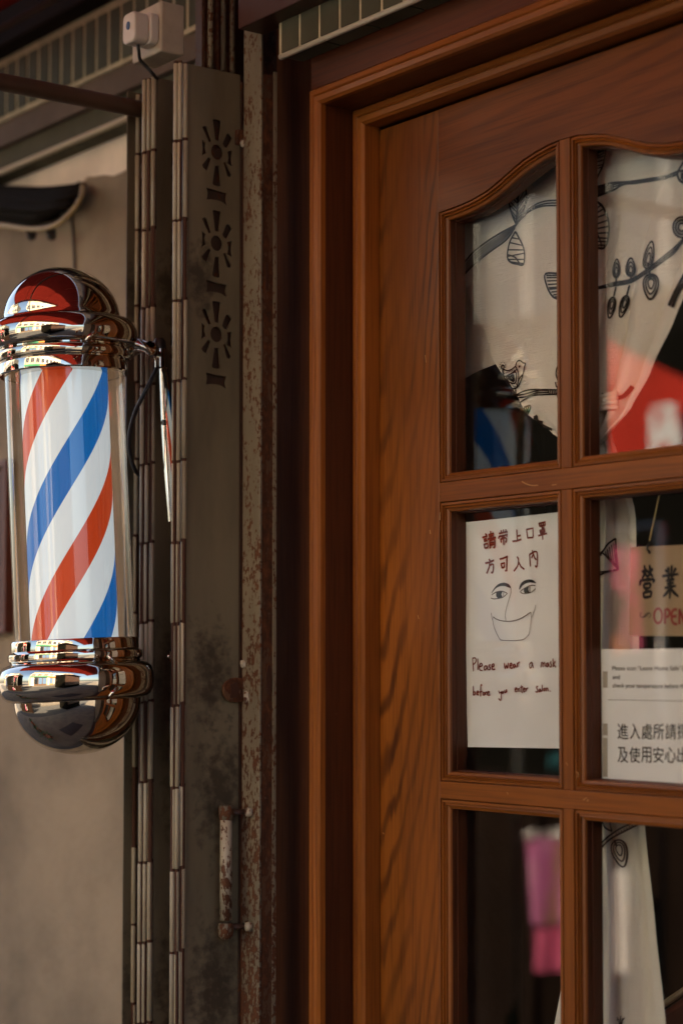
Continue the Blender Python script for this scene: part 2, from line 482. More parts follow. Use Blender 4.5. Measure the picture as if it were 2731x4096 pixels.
for cx_ in (C1, C2):
    for z0, z1 in ROWS:
        pl = opening(cx_[0], cx_[1], z0, z1)
        rings = [offset_ring(pl, w) for w, d in PROF]
        mb = MB(); n = len(pl)
        for i in range(n):
            a, b = Vector(pl[i]), Vector(pl[(i+1) % n])
            mi = 0 if abs(b.y - a.y) > abs(b.x - a.x) * 1.5 else 1
            for k in range(len(PROF) - 1):
                d0, d1 = PROF[k][1] + .0002, PROF[k+1][1] + .0002
                q = [rings[k][i], rings[k][(i+1) % n], rings[k+1][(i+1) % n], rings[k+1][i]]
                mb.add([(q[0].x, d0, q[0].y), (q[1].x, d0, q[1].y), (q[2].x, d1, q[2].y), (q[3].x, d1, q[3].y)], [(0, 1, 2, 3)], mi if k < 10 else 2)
        mb.build('pane_moulding', [WV, WH, WFV], door)  # deep rebate steps use the darker wood to stand for shade
        g = offset_ring(pl, .0139)
        MB().prism([(p.x, p.y) for p in g], .0285, .0315).build('pane', M_GLASS, door)

# ---- stepped door frame
frame = thing('door_frame', (-.36, -.04, 0), 'stepped dark brown wooden frame around the oak door', 'door frame')
X2, Y2, B2 = -.275, -.029, .0255      # inner bead
X1, Y1, B1 = X2 - B2, -.0855, .0240   # outer bead
YC = -.0795
RX = .60
M_RECESS = wood('recess_wood', 'Z', .01, light=(.085,.028,.009), dark=(.05,.015,.005), rough=.9, lines=.4, spec=0, coat=0)  # dark tone holds the shade of the recess behind the post
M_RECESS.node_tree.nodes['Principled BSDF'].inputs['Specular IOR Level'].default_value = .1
def bead(x_in, w, y_front, y_back, zt, name, y_out=None):
    """half-round bead strip with reveal: upright and head"""
    n = 5
    prof = [(0, y_back), (0, y_front + .004)]
    prof += [(.0035, y_front), (w*.42, y_front - .0006), (w*.5, y_front + .0022), (w*.58, y_front - .0006), (w - .0035, y_front), (w, y_front + .005), (w, y_back if y_out is None else y_out)]
    # upright (profile in X-Y) left
    up = MB()
    vs = [(x_in - w + a, y, 0) for a, y in [(w - p, q) for p, q in prof]] + [(x_in - w + a, y, zt + p2) for (a, y, p2) in [(w - p, q, p) for p, q in prof]]
    k = len(prof)
    up.add(vs, [(i, i+1, i+1+k, i+k) for i in range(k-1)])
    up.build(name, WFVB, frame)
    hd = MB()
    vs = [(x_in - p, q, zt + p) for p, q in prof] + [(RX, q, zt + p) for p, q in prof]
    hd.add(vs, [(i, i+1, i+1+k, i+k) for i in range(k-1)])
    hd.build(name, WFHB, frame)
WFVB = wood('bead_wood_upright', 'Z', 0, light=(.30,.098,.016), dark=(.165,.048,.008), rough=.36, lines=.4, density=120, warp=.02)  # paler than the frame wood to carry light on the bead fronts
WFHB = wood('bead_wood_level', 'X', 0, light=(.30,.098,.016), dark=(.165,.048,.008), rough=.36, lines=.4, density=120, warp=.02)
bead(X2, B2, Y2, .0, DZ1 + .004, 'inner_bead')
bead(X1, B1, Y1, Y1 + .012, DZ1 + .004 + B2, 'outer_bead', -.022)
ZB1 = DZ1 + .004 + B2
# reveal boards between the beads (set behind them)
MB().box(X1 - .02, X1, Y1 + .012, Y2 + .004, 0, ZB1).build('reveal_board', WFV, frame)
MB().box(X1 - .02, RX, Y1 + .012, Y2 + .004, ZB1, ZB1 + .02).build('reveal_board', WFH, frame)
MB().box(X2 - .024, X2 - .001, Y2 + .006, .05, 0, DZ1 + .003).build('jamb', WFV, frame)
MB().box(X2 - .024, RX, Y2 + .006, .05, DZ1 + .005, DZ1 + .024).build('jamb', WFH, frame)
# casing boards
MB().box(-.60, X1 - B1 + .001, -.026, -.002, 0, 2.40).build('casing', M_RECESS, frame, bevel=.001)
MB().box(X1 - B1 - .002, RX, YC, -.03, ZB1 + B1 + .0006, 2.30).build('casing', WFH, frame, bevel=.001)

# ================================================================== FOLDING GATE
GX = -.4622
GY0, GY1, GZ0, GZ1 = -.1955, -.1075, .03, 2.154
gate = thing('folding_gate', (GX - .05, -.15, 0), 'folded grey steel gate with punched flower cut-outs and rusty hinge tubes', 'gate')
PXW, PXH = .000465, .000372          # metres per photo pixel on the leaf
def flower(cy, cz):
    """closed outlines of one punched flower (y, z)"""
    H = []
    def q(pts): H.append([(cy + a * PXW, cz - b * PXH) for a, b in pts])
    q([(-16,-122),(-10,-127),(12,-125),(15,-120),(7,-45),(-6,-46)])
    q([(-6,52),(8,52),(14,126),(8,132),(-12,130),(-16,124)])
    q([(-54,-86),(-42,-93),(-36,-88),(-19,-40),(-29,-32)])
    q([(20,-36),(34,-76),(42,-82),(56,-66),(38,-24),(28,-24)])
    q([(-54,60),(-30,24),(-20,30),(-36,78),(-50,70)])
    q([(24,34),(32,32),(54,76),(50,88),(38,86)])
    q([(-54,-38),(-40,-28),(-43,-10),(-38,10),(-54,24),(-52,-8)])
    q([(38,-12),(56,-18),(53,18),(57,46),(38,36),(42,14)])
    H.append([(cy + 22 * PXW * math.cos(k * math.pi / 7), cz + 30 * PXH * math.sin(k * math.pi / 7)) for k in range(14)])
    return H
def spacer(cy, cz):
    return [[(cy + a * PXW, cz - b * PXH) for a, b in [(-37,-28),(0,-22),(37,-20),(33,4),(38,28),(18,17),(0,14),(-20,14),(-37,18),(-34,-4)]]]
holes = []
FC = .000465 * 105
for k in range(3):
    zc = onX(850, 606 + 365 * k, GX).z
    holes += flower(GY0 + FC, zc)
    holes += spacer(GY0 + FC, onX(850, 784 + 369 * k, GX).z)
cu = bpy.data.curves.new('leaf_outline', 'CURVE'); cu.dimensions = '2D'; cu.fill_mode = 'BOTH'; cu.extrude = .0012
for pl in [[(GY0, GZ0), (GY1, GZ0), (GY1, GZ1), (GY0, GZ1)]] + holes:
    sp = cu.splines.new('POLY'); sp.points.add(len(pl) - 1); sp.use_cyclic_u = True
    for p, (a, b) in zip(sp.points, pl): p.co = (a, b, 0, 1)
tmp = bpy.data.objects.new('leaf_outline', cu); COL.objects.link(tmp)
bpy.context.view_layer.update()
leaf_me = bpy.data.meshes.new_from_object(tmp.evaluated_get(bpy.context.evaluated_depsgraph_get()))
bpy.data.objects.remove(tmp)
leaf_me.transform(Matrix(((0,0,1,0),(1,0,0,0),(0,1,0,0),(0,0,0,1))))   # (y, z, t) -> (t, y, z)
leaf_me.materials.clear(); leaf_me.materials.append(M_LEAF); leaf_me.name = 'gate_leaf'
GO = gate.location
def place(name, me, x=0, y=0, z=0, parent=None):
    return link(name, me, parent or gate, loc=Vector((x, y, z)) - GO)
SCR = Vector((.6, .8, 0))
TL = .1130
leaves = []
for k, x in enumerate((GX, GX - .083, GX - .166)):
    leaves.append(place('gate_leaf', leaf_me, x))
# a blank leaf folded behind each punched one, so the holes look on dark steel
MB().box(GX - .008, GX - .006, GY0 + .004, GY1 - .004, GZ0, GZ1 - .004).build('gate_leaf', M_DARKRUST, gate)
MB().box(GX - .112, GX - .110, GY0 + .004, GY1 - .004, GZ0, GZ1 - .004).build('gate_leaf', M_DARKRUST, gate)
t = NT(M_LEAF)          # greasy smudges around the hasp and the handle
base_link = t.b.inputs['Base Color'].links[0].from_socket
vv = t.coords((1, 1, 1), rnd=False); col_ = base_link
for px_, py_, rad in ((838, 2700, .075), (880, 3170, .085), (860, 3960, .10), (800, 1120, .05)):
    cpt_ = onX(px_, py_, GX)
    sb_ = t.n('VectorMath', operation='SUBTRACT'); sb_.inputs[1].default_value = (0, cpt_.y, cpt_.z); t.l(vv, sb_.inputs[0])
    ms_ = t.n('VectorMath', operation='MULTIPLY'); ms_.inputs[1].default_value = (0, 1.5, .75); t.l(sb_.outputs[0], ms_.inputs[0])
    ln_ = t.n('VectorMath', operation='LENGTH'); t.l(ms_.outputs[0], ln_.inputs[0])
    dd = t.math('ADD', t.math('DIVIDE', ln_.outputs['Value'], rad), t.math('MULTIPLY', t.math('SUBTRACT', t.noise(vv, 55, 5, .65), .5), 2.6))
    col_ = t.mix(t.ramp(dd, [(.15, (.80,)*3), (.85, (0,0,0))]), col_, (.030, .022, .014))
t.l(col_, t.b.inputs['Base Color'])
def tube_mesh(r, name='hinge_tube', m=M_TUBE, ln=TL - .0028):
    mb = MB(); n = 12
    mb.lathe([(0, 0), (r * .8, 0), (r, .0012), (r, ln - .0012), (r * .8, ln), (0, ln)], n)
    me = bpy.data.meshes.new(name); me.from_pydata(mb.v, [], mb.f); me.materials.append(m)
    for p in me.polygons: p.use_smooth = abs(p.normal.z) < .5
    return me
TM = {}
def tubes(px, Y, r, py_first, z_top=None, count=22, jitter=.0006, m=M_TUBE):
    """a column of hinge tubes standing where pixel column px meets plane Y; first joint at pixel row py_first"""
    zj = onY(px, py_first, Y).z; x = onY(px, 2000, Y).x
    z = zj
    zt = z_top if z_top is not None else onY(px, py_first - 305, Y).z
    key = (round(r, 5), m.name)
    if key not in TM: TM[key] = tube_mesh(r, m=m)
    first = link('hinge_tube', TM[key], gate, loc=Vector((x, Y, zj)) - GO)
    if zt - zj < TL: first.scale.z = max(.2, (zt - zj) / TL)
    elif zt - zj > TL * 1.02: first.scale.z = (zt - zj) / TL
    k = 1
    while zj - k * TL > .02 and k < count:
        place('hinge_tube', TM[key], x + random.uniform(-jitter, jitter), Y + random.uniform(-jitter, jitter), zj - k * TL); k += 1
    # inner pin seen in the joints
    MB().tube([(x, Y, .03), (x, Y, zt - .002)], r * .93, 10).build('hinge_pin', M_BLACKRUST, gate)
ZT = GZ1
tubes(697, -.212, .0034, 565, ZT + .004)
tubes(714, -.208, .0031, 563, ZT + .004)
tubes(735, -.200, .0040, 556, ZT + .002)
tubes(951, -.104, .0041, 882, ZT - .003)
tubes(545, -.178, .0038, 618, ZT + .0)
tubes(570, -.208, .0033, 612, ZT + .001)
tubes(588, -.205, .0031, 607, ZT + .001)
tubes(609, -.199, .0042, 600, ZT + .004)
# angle edge behind tubes of leaf one
MB().box(GX - .001, GX + .0015, GY0 - .004, GY0 + .002, GZ0, GZ1).build('leaf_edge', M_LEAF, gate)
MB().box(GX - .004, GX + .004, GY1 + .0005, GY1 + .003, GZ0, GZ1 - .01).build('leaf_edge', M_DARKRUST, gate)
# clip, hasp, handle
c = onX(952, 553, GX)
MB().box(GX - .004, GX + .008, c.y - .006, c.y + .004, c.z - .011, c.z + .011).build('clip_box', M_RUST, gate, bevel=.001)
hz = onX(930, 2760, GX)
hp = []
for k in range(9):
    a = math.pi / 2 + math.pi * k / 8
    hp.append((hz.y - .004 + .020 * math.cos(a), hz.z + .0175 * math.sin(a)))
hp += [(hz.y + .020, hz.z - .0165), (hz.y + .020, hz.z + .0165)]
ho = MB().prism(hp, GX + .008, GX + .013, axis='X').build('hasp', M_RUST, gate, bevel=.0015)
MB().prism([(hz.y - .012, hz.z - .011), (hz.y - .002, hz.z - .011), (hz.y + .002, hz.z), (hz.y - .002, hz.z + .011), (hz.y - .012, hz.z + .008)], GX + .0128, GX + .0146, axis='X').build('hasp_slot', M_BLACKRUST, ho)
hb = onX(905, 3250, GX + .02); hbl = onX(905, 3715, GX + .02)
hx = GX + .02
hd = MB().tube([(hx, hb.y, hbl.z + .012), (hx, hb.y, hb.z - .008)], .0085, 20).build('pull_handle', M_HANDLE, gate, smooth=True)
MB().lathe([(0, .010), (.0096, .010), (.0106, .006), (.0106, -.004), (.009, -.010), (0, -.010)], 20, (hx, hb.y, hb.z)).build('end_cap', M_RUSTPAINT, hd, auto=R(40))
MB().lathe([(0, .008), (.0095, .008), (.0112, .001), (.010, -.010), (.005, -.015), (0, -.016)], 20, (hx, hb.y, hbl.z)).build('end_cap', M_RUSTPAINT, hd, auto=R(40))
for zz in (hb.z, hbl.z + .002):
    MB().tube([(hx, hb.y + .006, zz), (hx + .003, hb.y + .035, zz), (hx + .01, -.112, zz - .001)], .0042, 10).build('handle_bracket', M_DARKRUST, hd, smooth=True)
    MB().lathe([(0,0),(.0045,0),(.006,.004),(.0055,.011),(0,.013)], 10, (hx + .013, -.111, zz - .006)).build('bolt', M_HANDLE, hd, smooth=True)
# flaking lumps of white paint on the post edge
lump = bmesh.new(); bmesh.ops.create_icosphere(lump, subdivisions=2, radius=.004)
for v in lump.verts: v.co *= random.uniform(.75, 1.2); v.co.z *= 1.5
lm = bpy.data.meshes.new('paint_lump'); lump.to_mesh(lm); lump.free(); lm.materials.append(M_HANDLE)

# ---- rusty post beside the gate
post = thing('steel_post', (-.43, -.09, 0), 'rust-speckled steel post between the folding gate and the door frame', 'post')
PX0, PX1, PY0 = -.4527, -.4090, -.1072
MB().box(PX0, PX1, PY0, PY0 + .004, 0, 2.9).build('post_face', M_RUSTPAINT, post, bevel=.0012)
MB().box(PX1 - .004, PX1 - .0004, PY0 + .0045, -.0801, 0, onX(1075, 300, PX1).z).build('post_flange', M_RUST, post)
MB().box(PX0, PX0 + .004, PY0 + .0045, -.052, 0, 2.9).build('post_flange', M_RUST, post)
MB().box(PX1 - .0005, PX1 + .0015, -.0855, -.0802, 0, 2.15).build('post_lip', M_RUSTPAINT, post)
for px, py in ((975, 2655), (988, 2780), (990, 2800), (973, 570)):
    p = onY(px, py, PY0); link('paint_lump', lm, post, loc=Vector((p.x, PY0 - .001, p.z)) - post.location)
p = onX(1074, 2720, PX1)
kz = [(p.y + .004 * math.cos(2*math.pi*k/16), p.z + .021 * math.sin(2*math.pi*k/16)) for k in range(16)]
MB().prism(kz, PX1 - .001, PX1 + .0016, axis='X').build('slot', M_BLACKRUST, post)
p = onX(1068, 1105, PX1)
MB().prism([(p.y - .002, p.z - .02), (p.y + .002, p.z - .02), (p.y + .002, p.z + .02), (p.y - .002, p.z + .02)], PX1 - .001, PX1 + .0012, axis='X').build('slot', M_BLACKRUST, post)

# ---- rusty channel box over the gate
hdbox = thing('gate_head_box', (GX - .03, -.15, 2.1), 'dark rusty corrugated steel housing above the folding gate', 'housing')
cor = []
n = 26
for i in range(n + 1):
    y = -.163 + .054 * i / n
    cor.append((y, GX - .018 + (.0035 if i % 6 < 3 else -.002)))
mb = MB()
vs = [(x, y, 2.12) for y, x in cor] + [(x, y, 2.9) for y, x in cor]
mb.add(vs, [(i, i+1, i+n+2, i+n+1) for i in range(n)])
mb.build('corrugated_sheet', M_RUST, hdbox)
MB().box(GX - .13, GX - .046, -.10, -.052, 2.1, 2.9).build('back_plate', M_DARKRUST, hdbox)
for y in (-.150, -.128, -.113):
    MB().tube([(GX - .012, y, 2.16), (GX - .012, y, 2.9)], .004, 8).build('guide_rod', M_RUSTPAINT, hdbox, smooth=True)

# ================================================================== BARBER POLE
K = 2.743 / 7963
axis_pt = onY(279, 2050, -.34)
pole = thing('barber_pole', axis_pt, 'chrome barber pole with red, white and blue stripes turning behind glass', 'barber pole')
pole['local'] = 1
pole.rotation_mode = 'QUATERNION'
from mathutils import Quaternion
pole.rotation_quaternion = Quaternion(_fh, R(-2.75))
def zz(y): return (2050 - y) * K
def prof(lst): return [(r * K, zz(y)) for r, y in lst]
dome = [(234 * math.sin(a), 1275 - 213 * math.cos(a)) for a in [math.pi / 2 * i / 20 for i in range(21)]]
dome[0] = (0.01, 1062)
MB().lathe(prof(dome + [(236, 1278)]), 72).build('top_dome', M_CHROME, pole, auto=R(50))
MB().lathe(prof([(236,1276),(252,1279),(275,1287),(292,1303),(300,1325),(302,1345),(300,1366),(293,1384),(280,1394),(262,1398),
                 (262,1404),(268,1408),(271,1416),(271,1436),(267,1444),(258,1447),(256,1452),(258,1458),(258,1494),(254,1500),(240,1500),(236,1492)]), 72).build('top_collar', M_CHROME, pole, auto=R(30))
MB().lathe(prof([(236,2568),(240,2560),(252,2560),(255,2566),(255,2602),(258,2606),(266,2612),(268,2622),(266,2638),(258,2646),(262,2652),
                 (285,2660),(300,2676),(307,2700),(307,2738),(303,2764),(292,2784),(276,2796),(256,2802)]), 72).build('lower_collar', M_CHROME, pole, auto=R(30))
dm = [(252 * math.cos(a), 2800 + 218 * math.sin(a)) for a in [math.pi / 2 * i / 20 for i in range(21)]]
dm[-1] = (0.01, 3018)
MB().lathe(prof(dm), 72).build('bottom_dome', M_CHROME, pole, auto=R(50))
MB().lathe(prof([(238,1496),(238,2564)]), 72).build('glass_cylinder', M_TUBEGLASS, pole, smooth=True)
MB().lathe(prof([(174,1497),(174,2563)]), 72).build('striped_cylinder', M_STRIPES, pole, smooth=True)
MB().lathe(prof([(0.1,1499),(234,1499)]), 48).build('inner_disc', M_CHROME, pole)
MB().lathe(prof([(0.1,2561),(234,2561)]), 48).build('inner_disc', M_CHROME, pole)
# bracket arms towards the wall (+Y) and mounting plate
def L(px, py, Y):       # world point of a pixel in the pole's own frame
    q = pole.rotation_quaternion.inverted()
    return q @ (onY(px, py, Y) - axis_pt)
PYL = -.205
b0, b1 = L(632, 1420, PYL), L(600, 1390, -.245)
st = Vector((.03, .085, zz(1375)))
MB().tube([st, (st * .45 + b1 * .55), b1, L(628, 1425, PYL)], [.020, .011, .0095, .008], 14).build('bracket_arm', M_CHROME, pole, smooth=True)
for kk in range(1):
    q0, q1 = L(640, 1396, PYL), L(640, 1470, PYL)
    MB().tube([q0, q1], .0072, 16).build('bracket_boss', M_CHROME, pole, auto=R(40))
    MB().lathe([(0, .016), (.006, .015), (.009, .010), (.0095, 0), (0, -.001)], 16, L(640, 1396, PYL)).build('rubber_cap', M_BLACK, pole, auto=R(40))
pl_top, pl_bot = L(652, 1474, -.203), L(690, 2085, -.202)
mbp = MB()
nseg = 14
for i in range(nseg + 1):
    t_ = i / nseg
    c_ = pl_top.lerp(pl_bot, t_); w_ = .0105 + .0045 * math.sin(math.pi * t_)
    for sx, sy in ((-1, 0), (-.6, -.0028), (.6, -.0028), (1, 0), (1, .002), (-1, .002)):
        mbp.v.append((c_.x + sx * w_, c_.y + sy, c_.z))
for i in range(nseg):
    for k in range(6):
        mbp.f.append((i*6+k, i*6+(k+1)%6, (i+1)*6+(k+1)%6, (i+1)*6+k)); mbp.m.append(0)
mbp.f += [(5,4,3,2,1,0), tuple(nseg*6+k for k in range(6))]; mbp.m += [0, 0]
plate = mbp.build('mounting_plate', M_CHROME, pole, auto=R(35))
for py in (1690,):
    c_ = L(657, py, -.206)
    MB().tube([c_ + Vector((0, -.0022, 0)), c_ + Vector((0, .002, 0))], .0040, 14).build('screw_hole', M_BLACK, pole)
c_ = L(672, 2626, -.215)
MB().tube([c_, c_ + Vector((.012, .012, .001))], .003, 10).build('bolt', M_CHROME, pole, auto=R(40))
MB().tube([c_ + Vector((.004, .004, -.006)), c_ + Vector((.004, .004, .007))], .0042, 6).build('bolt_nut', M_CHROME, pole)
cb = [L(628, 1474, -.21), L(606, 1520, -.225), L(575, 1580, -.235), L(545, 1640, -.235), L(524, 1710, -.232), L(517, 1770, -.23), L(524, 1830, -.222), L(541, 1880, -.21), L(560, 1905, -.19)]
MB().tube(smooth_path(cb, 5), .0030, 8).build('power_cord', M_BLACK, pole, smooth=True)

# ================================================================== PAPERS AND SIGN BEHIND THE GLASS
def strokes(mb, lst, ox, oy, s, Y, w, mi=0, curve=False, taper=False):
    for st_ in lst:
        pts = [onY(ox + a * s, oy + b * s, Y) for a, b in st_]
        if curve or len(pts) > 3: pts = smooth_path(pts, 3)
        ws = w
        if taper:
            k = len(pts); ws = [w * (.55 + .75 * math.sin(math.pi * (.12 + .80 * (i / max(1, k-1))))) for i in range(k)]
            if k == 2:
                pts = [pts[0].lerp(pts[1], j / 5) for j in range(6)]; k = 6
                ws = [w * (1.15 - .55 * abs(.35 - i / 5)) for i in range(6)]
        elif len(pts) >= 2:        # let corners overlap a little
            pass
        mb.ribbon(pts, ws, mi=mi)
YP = .0335
ZQ, QX, QY = .26786, 1840, 2040
corners = [(1850.5,2090),(2238,2047.5),(2247,2994),(1866,2988)]
tl, tr, br, bl = [onY(a, b, YP) for a, b in corners]
mb = MB(); nu, nv = 8, 24
for j in range(nv + 1):
    for i in range(nu + 1):
        u_, v_ = i / nu, j / nv
        p = tl.lerp(tr, u_).lerp(bl.lerp(br, u_), v_)
        mb.v.append((p.x + .0012 * math.sin(v_ * 7) * (1 - u_), YP + .0006 + .0006 * math.sin(v_ * 9 + u_ * 4), p.z))
for j in range(nv):
    for i in range(nu):
        a = j * (nu + 1) + i
        mb.f.append((a, a+1, a+nu+2, a+nu+1)); mb.m.append(0)
note = thing('mask_notice', (tl.x, YP, bl.z), 'white paper notice with handwritten mask request and a drawn masked face', 'notice')
mb.build('sheet', M_PAPER, note, smooth=True)
HAN = [
 # qing
 [(370,350),(392,374)],[(325,408),(400,385)],[(345,438),(390,425)],[(350,465),(402,450)],[(350,510),(365,570)],[(348,512),(405,495),(410,552)],[(365,568),(412,552)],
 [(418,368),(497,345)],[(425,397),(490,378)],[(405,432),(527,406)],[(447,312),(456,424)],[(436,455),(442,568)],[(434,458),(505,438),(508,547),(488,553)],[(440,490),(503,478)],[(440,522),(503,508)],
 # dai
 [(573,347),(702,320)],[(605,300),(611,352)],[(640,290),(643,346)],[(675,285),(679,342)],[(578,388),(566,424)],[(576,392),(702,364),(688,398)],[(600,432),(607,484)],[(598,434),(676,412),(682,466),(668,470)],[(640,376),(646,516)],[(612,396),(664,384)],
 # shang
 [(838,290),(848,456)],[(848,387),(897,374)],[(775,463),(840,458),(908,432)],
 # kou
 [(985,285),(1001,412)],[(983,288),(1080,268),(1083,410)],[(998,412),(1084,406)],
 # zhao
 [(1170,196),(1181,240)],[(1168,198),(1265,175),(1263,224)],[(1180,240),(1264,222)],[(1200,192),(1206,234)],[(1232,185),(1237,227)],[(1215,245),(1219,292)],[(1219,268),(1252,260)],[(1185,300),(1192,346)],[(1183,302),(1258,285),(1260,332)],[(1190,324),(1256,310)],[(1190,346),(1259,332)],[(1160,380),(1290,345)],[(1222,350),(1227,440)],
 # fang
 [(425,730),(442,757)],[(370,790),(430,778),(500,745)],[(437,775),(427,850),(390,945)],[(430,824),(488,808),(481,922),(458,927)],
 # ke
 [(585,730),(640,716),(705,688)],[(692,700),(688,908),(664,900)],[(605,800),(618,862)],[(603,802),(656,785),(653,852)],[(618,860),(656,850)],
 # ru
 [(845,695),(866,740),(852,830),(795,910)],[(862,762),(900,840),(952,882)],
 # nei
 [(1030,660),(1042,838)],[(1028,662),(1138,620),(1141,836),(1115,828)],[(1070,600),(1086,650),(1060,715)],[(1088,655),(1105,710),(1132,742)]]
mb = MB()
strokes(mb, [[(a + 2.5, b + 5) for a, b in s_] for s_ in HAN], QX, QY, ZQ, YP - .0004, .0026, 1)
strokes(mb, HAN, QX, QY, ZQ, YP - .0007, .0018, 0)
LAT = [[(180,198),(192,388)],[(180,196),(220,190),(233,230),(215,270),(190,286)],[(258,200),(258,372)],[(280,325),(325,305),(318,275),(295,280),(280,320),(290,370),(326,376)],
 [(395,315),(370,310),(350,345),(365,372),(390,345),(395,315),(407,372)],[(447,290),(425,300),(425,320),(445,335),(440,362),(418,366)],[(470,325),(500,310),(495,280),(475,290),(468,325),(480,366),(517,355)],
 [(652,268),(665,352),(685,300),(700,347),(713,263)],[(740,310),(765,295),(758,268),(740,285),(740,330),(760,345),(777,335)],[(815,290),(795,290),(785,320),(800,335),(818,305),(830,332)],[(845,263),(850,327)],[(848,292),(862,265),(882,250)],
 [(1065,255),(1035,275),(1030,325),(1050,340),(1068,290),(1065,255),(1087,342)],[(1207,255),(1200,332)],[(1205,278),(1225,250),(1231,327)],[(1230,282),(1255,255),(1263,322)],[(1310,265),(1285,275),(1282,315),(1300,320),(1312,275),(1320,320)],[(1357,245),(1338,262),(1355,285),(1355,318),(1333,323)],[(1378,200),(1385,327)],[(1414,240),(1386,287)],[(1386,285),(1424,333)],
 [(188,613),(190,748)],[(190,745),(215,735),(215,700),(190,702)],[(245,715),(270,705),(262,685),(245,695),(245,735),(272,740)],[(322,602),(306,590),(300,640),(300,767)],[(284,700),(327,690)],[(345,700),(335,730),(350,750),(360,720),(345,700)],[(372,698),(375,747)],[(374,716),(394,694)],[(400,720),(430,705),(420,690),(402,705),(405,745),(442,745)],
 [(570,678),(580,720),(604,700)],[(606,688),(606,800),(590,822),(568,795)],[(632,690),(618,705),(628,722),(643,705),(632,690)],[(660,668),(662,705),(683,697),(686,660)],[(686,660),(692,702)],
 [(812,665),(838,655),(830,635),(815,650),(815,690),(842,693)],[(855,643),(858,697)],[(858,662),(880,645),(886,697)],[(910,598),(915,705),(928,708)],[(890,631),(932,622)],[(938,667),(960,655),(952,640),(938,655),(942,692),(964,690)],[(975,643),(976,692)],[(977,662),(1006,635)],
 [(1157,615),(1130,630),(1150,665),(1145,700),(1118,690)],[(1192,655),(1170,665),(1168,690),(1185,690),(1192,660),(1204,702)],[(1218,593),(1219,692)],[(1255,640),(1240,660),(1252,685),(1266,660),(1255,640)],[(1282,633),(1283,692)],[(1284,652),(1300,640),(1313,692)],[(1338,683),(1345,691)]]
strokes(mb, [[(a + 2, b + 3) for a, b in s_] for s_ in LAT], QX, 2580, ZQ, YP - .0004, .0017, 1)
strokes(mb, LAT, QX, 2580, ZQ, YP - .0007, .0012, 0)
mb.build('handwriting', [M_INK, M_INKRED], note)
mb = MB()
def brow(pts, ws):
    p3 = smooth_path([onY(QX + a * ZQ, QY + b * ZQ, YP - .0006) for a, b in pts], 4)
    k = len(p3); w2 = [ws[0] + 0 for _ in range(k)]
    for i in range(k):
        f_ = i / (k - 1) * (len(ws) - 1); j = min(int(f_), len(ws) - 2); w2[i] = ws[j] + (ws[j+1] - ws[j]) * (f_ - j)
    mb.ribbon(p3, w2)
brow([(465,1240),(520,1165),(580,1122),(650,1110),(710,1128),(752,1160)], [.0008,.0022,.0036,.0044,.0046,.0016])
brow([(880,1185),(910,1120),(960,1078),(1030,1060),(1085,1068),(1127,1090)], [.0018,.0042,.0046,.0042,.0034,.0008])
def blob(pts):
    p3 = [onY(QX + a * ZQ, QY + b * ZQ, YP - .0006) for a, b in pts]
    mb.add(p3, [tuple(range(len(p3)))])
blob([(535,1232),(580,1216),(630,1215),(612,1258),(626,1300),(560,1322),(533,1285)])
blob([(950,1172),(1026,1140),(1012,1185),(1031,1232),(960,1247),(944,1210)])
mb.build('drawn_eyes', M_INKBLACK, note)
mb = MB()
strokes(mb, [[(465,1270),(530,1228),(600,1212),(650,1220),(700,1245)],[(455,1315),(500,1328),(560,1322),(640,1300),(700,1245)],[(645,1222),(645,1298)],
  [(892,1220),(950,1172),(1020,1135),(1080,1125),(1120,1130)],[(892,1222),(930,1245),(1000,1245),(1070,1220),(1120,1172)],[(1036,1138),(1036,1232)],
  [(490,1595),(560,1640),(680,1662),(800,1655),(920,1610),(1050,1525)]], QX, QY, ZQ, YP - .0006, .0012)
strokes(mb, [[(752,1160),(755,1230),(720,1350),(680,1490),(670,1580),(682,1658)],[(480,1630),(500,1740),(550,1860),(590,1930),(630,1945)],[(630,1945),(760,1950),(890,1945),(960,1920),(1025,1855)],
  [(1050,1525),(1058,1610),(1040,1750),(1025,1855)],[(458,1535),(478,1640),(490,1595)],[(1125,1420),(1090,1540),(1060,1610)]], QX, QY, ZQ, YP - .0006, .0008)
mb.build('drawn_lines', M_INKTHIN, note)

# ---- printed notice, right pane
def txt(s, name, m, parent, px0, py_base, px1, py_top, Y, ref):
    """set a line of type so that it spans px0..px1; cap top of 'ref' text at py_top"""
    c_ = bpy.data.curves.new(name, 'FONT'); c_.body = s; c_.size = 1
    o_ = bpy.data.objects.new(name, c_); COL.objects.link(o_)
    bpy.context.view_layer.update()
    me = bpy.data.meshes.new_from_object(o_.evaluated_get(bpy.context.evaluated_depsgraph_get()))
    bpy.data.objects.remove(o_)
    xs = [v.co.x for v in me.vertices]; ys = [v.co.y for v in me.vertices]
    a, b = onY(px0, py_base, Y), onY(px1, py_base, Y); h = onY(px0, py_top, Y).z - a.z
    sx = (b.x - a.x) / (max(xs) - min(xs)); y0, y1 = (0, .72) if ref == 'cap' else (min(ys), max(ys))
    sz = h / (y1 - y0)
    x0 = min(xs)
    for v in me.vertices:
        x, y, z = v.co
        v.co = (a.x + (x - x0) * sx, Y, a.z + (y - y0) * sz)
    me.materials.clear(); me.materials.append(m); me.name = name
    return link(name, me, parent)
s4, ox4, oy4 = .2509, 2380, 2560
def q4(a, b): return ox4 + a * s4, oy4 + b * s4
YN = .0332
tl, bl = onY(*q4(87,150), YN), onY(*q4(115,2240), YN)
wN = .297
scan = thing('printed_notice', (tl.x, YN, bl.z), 'white printed notice asking visitors to scan and check temperature', 'notice')
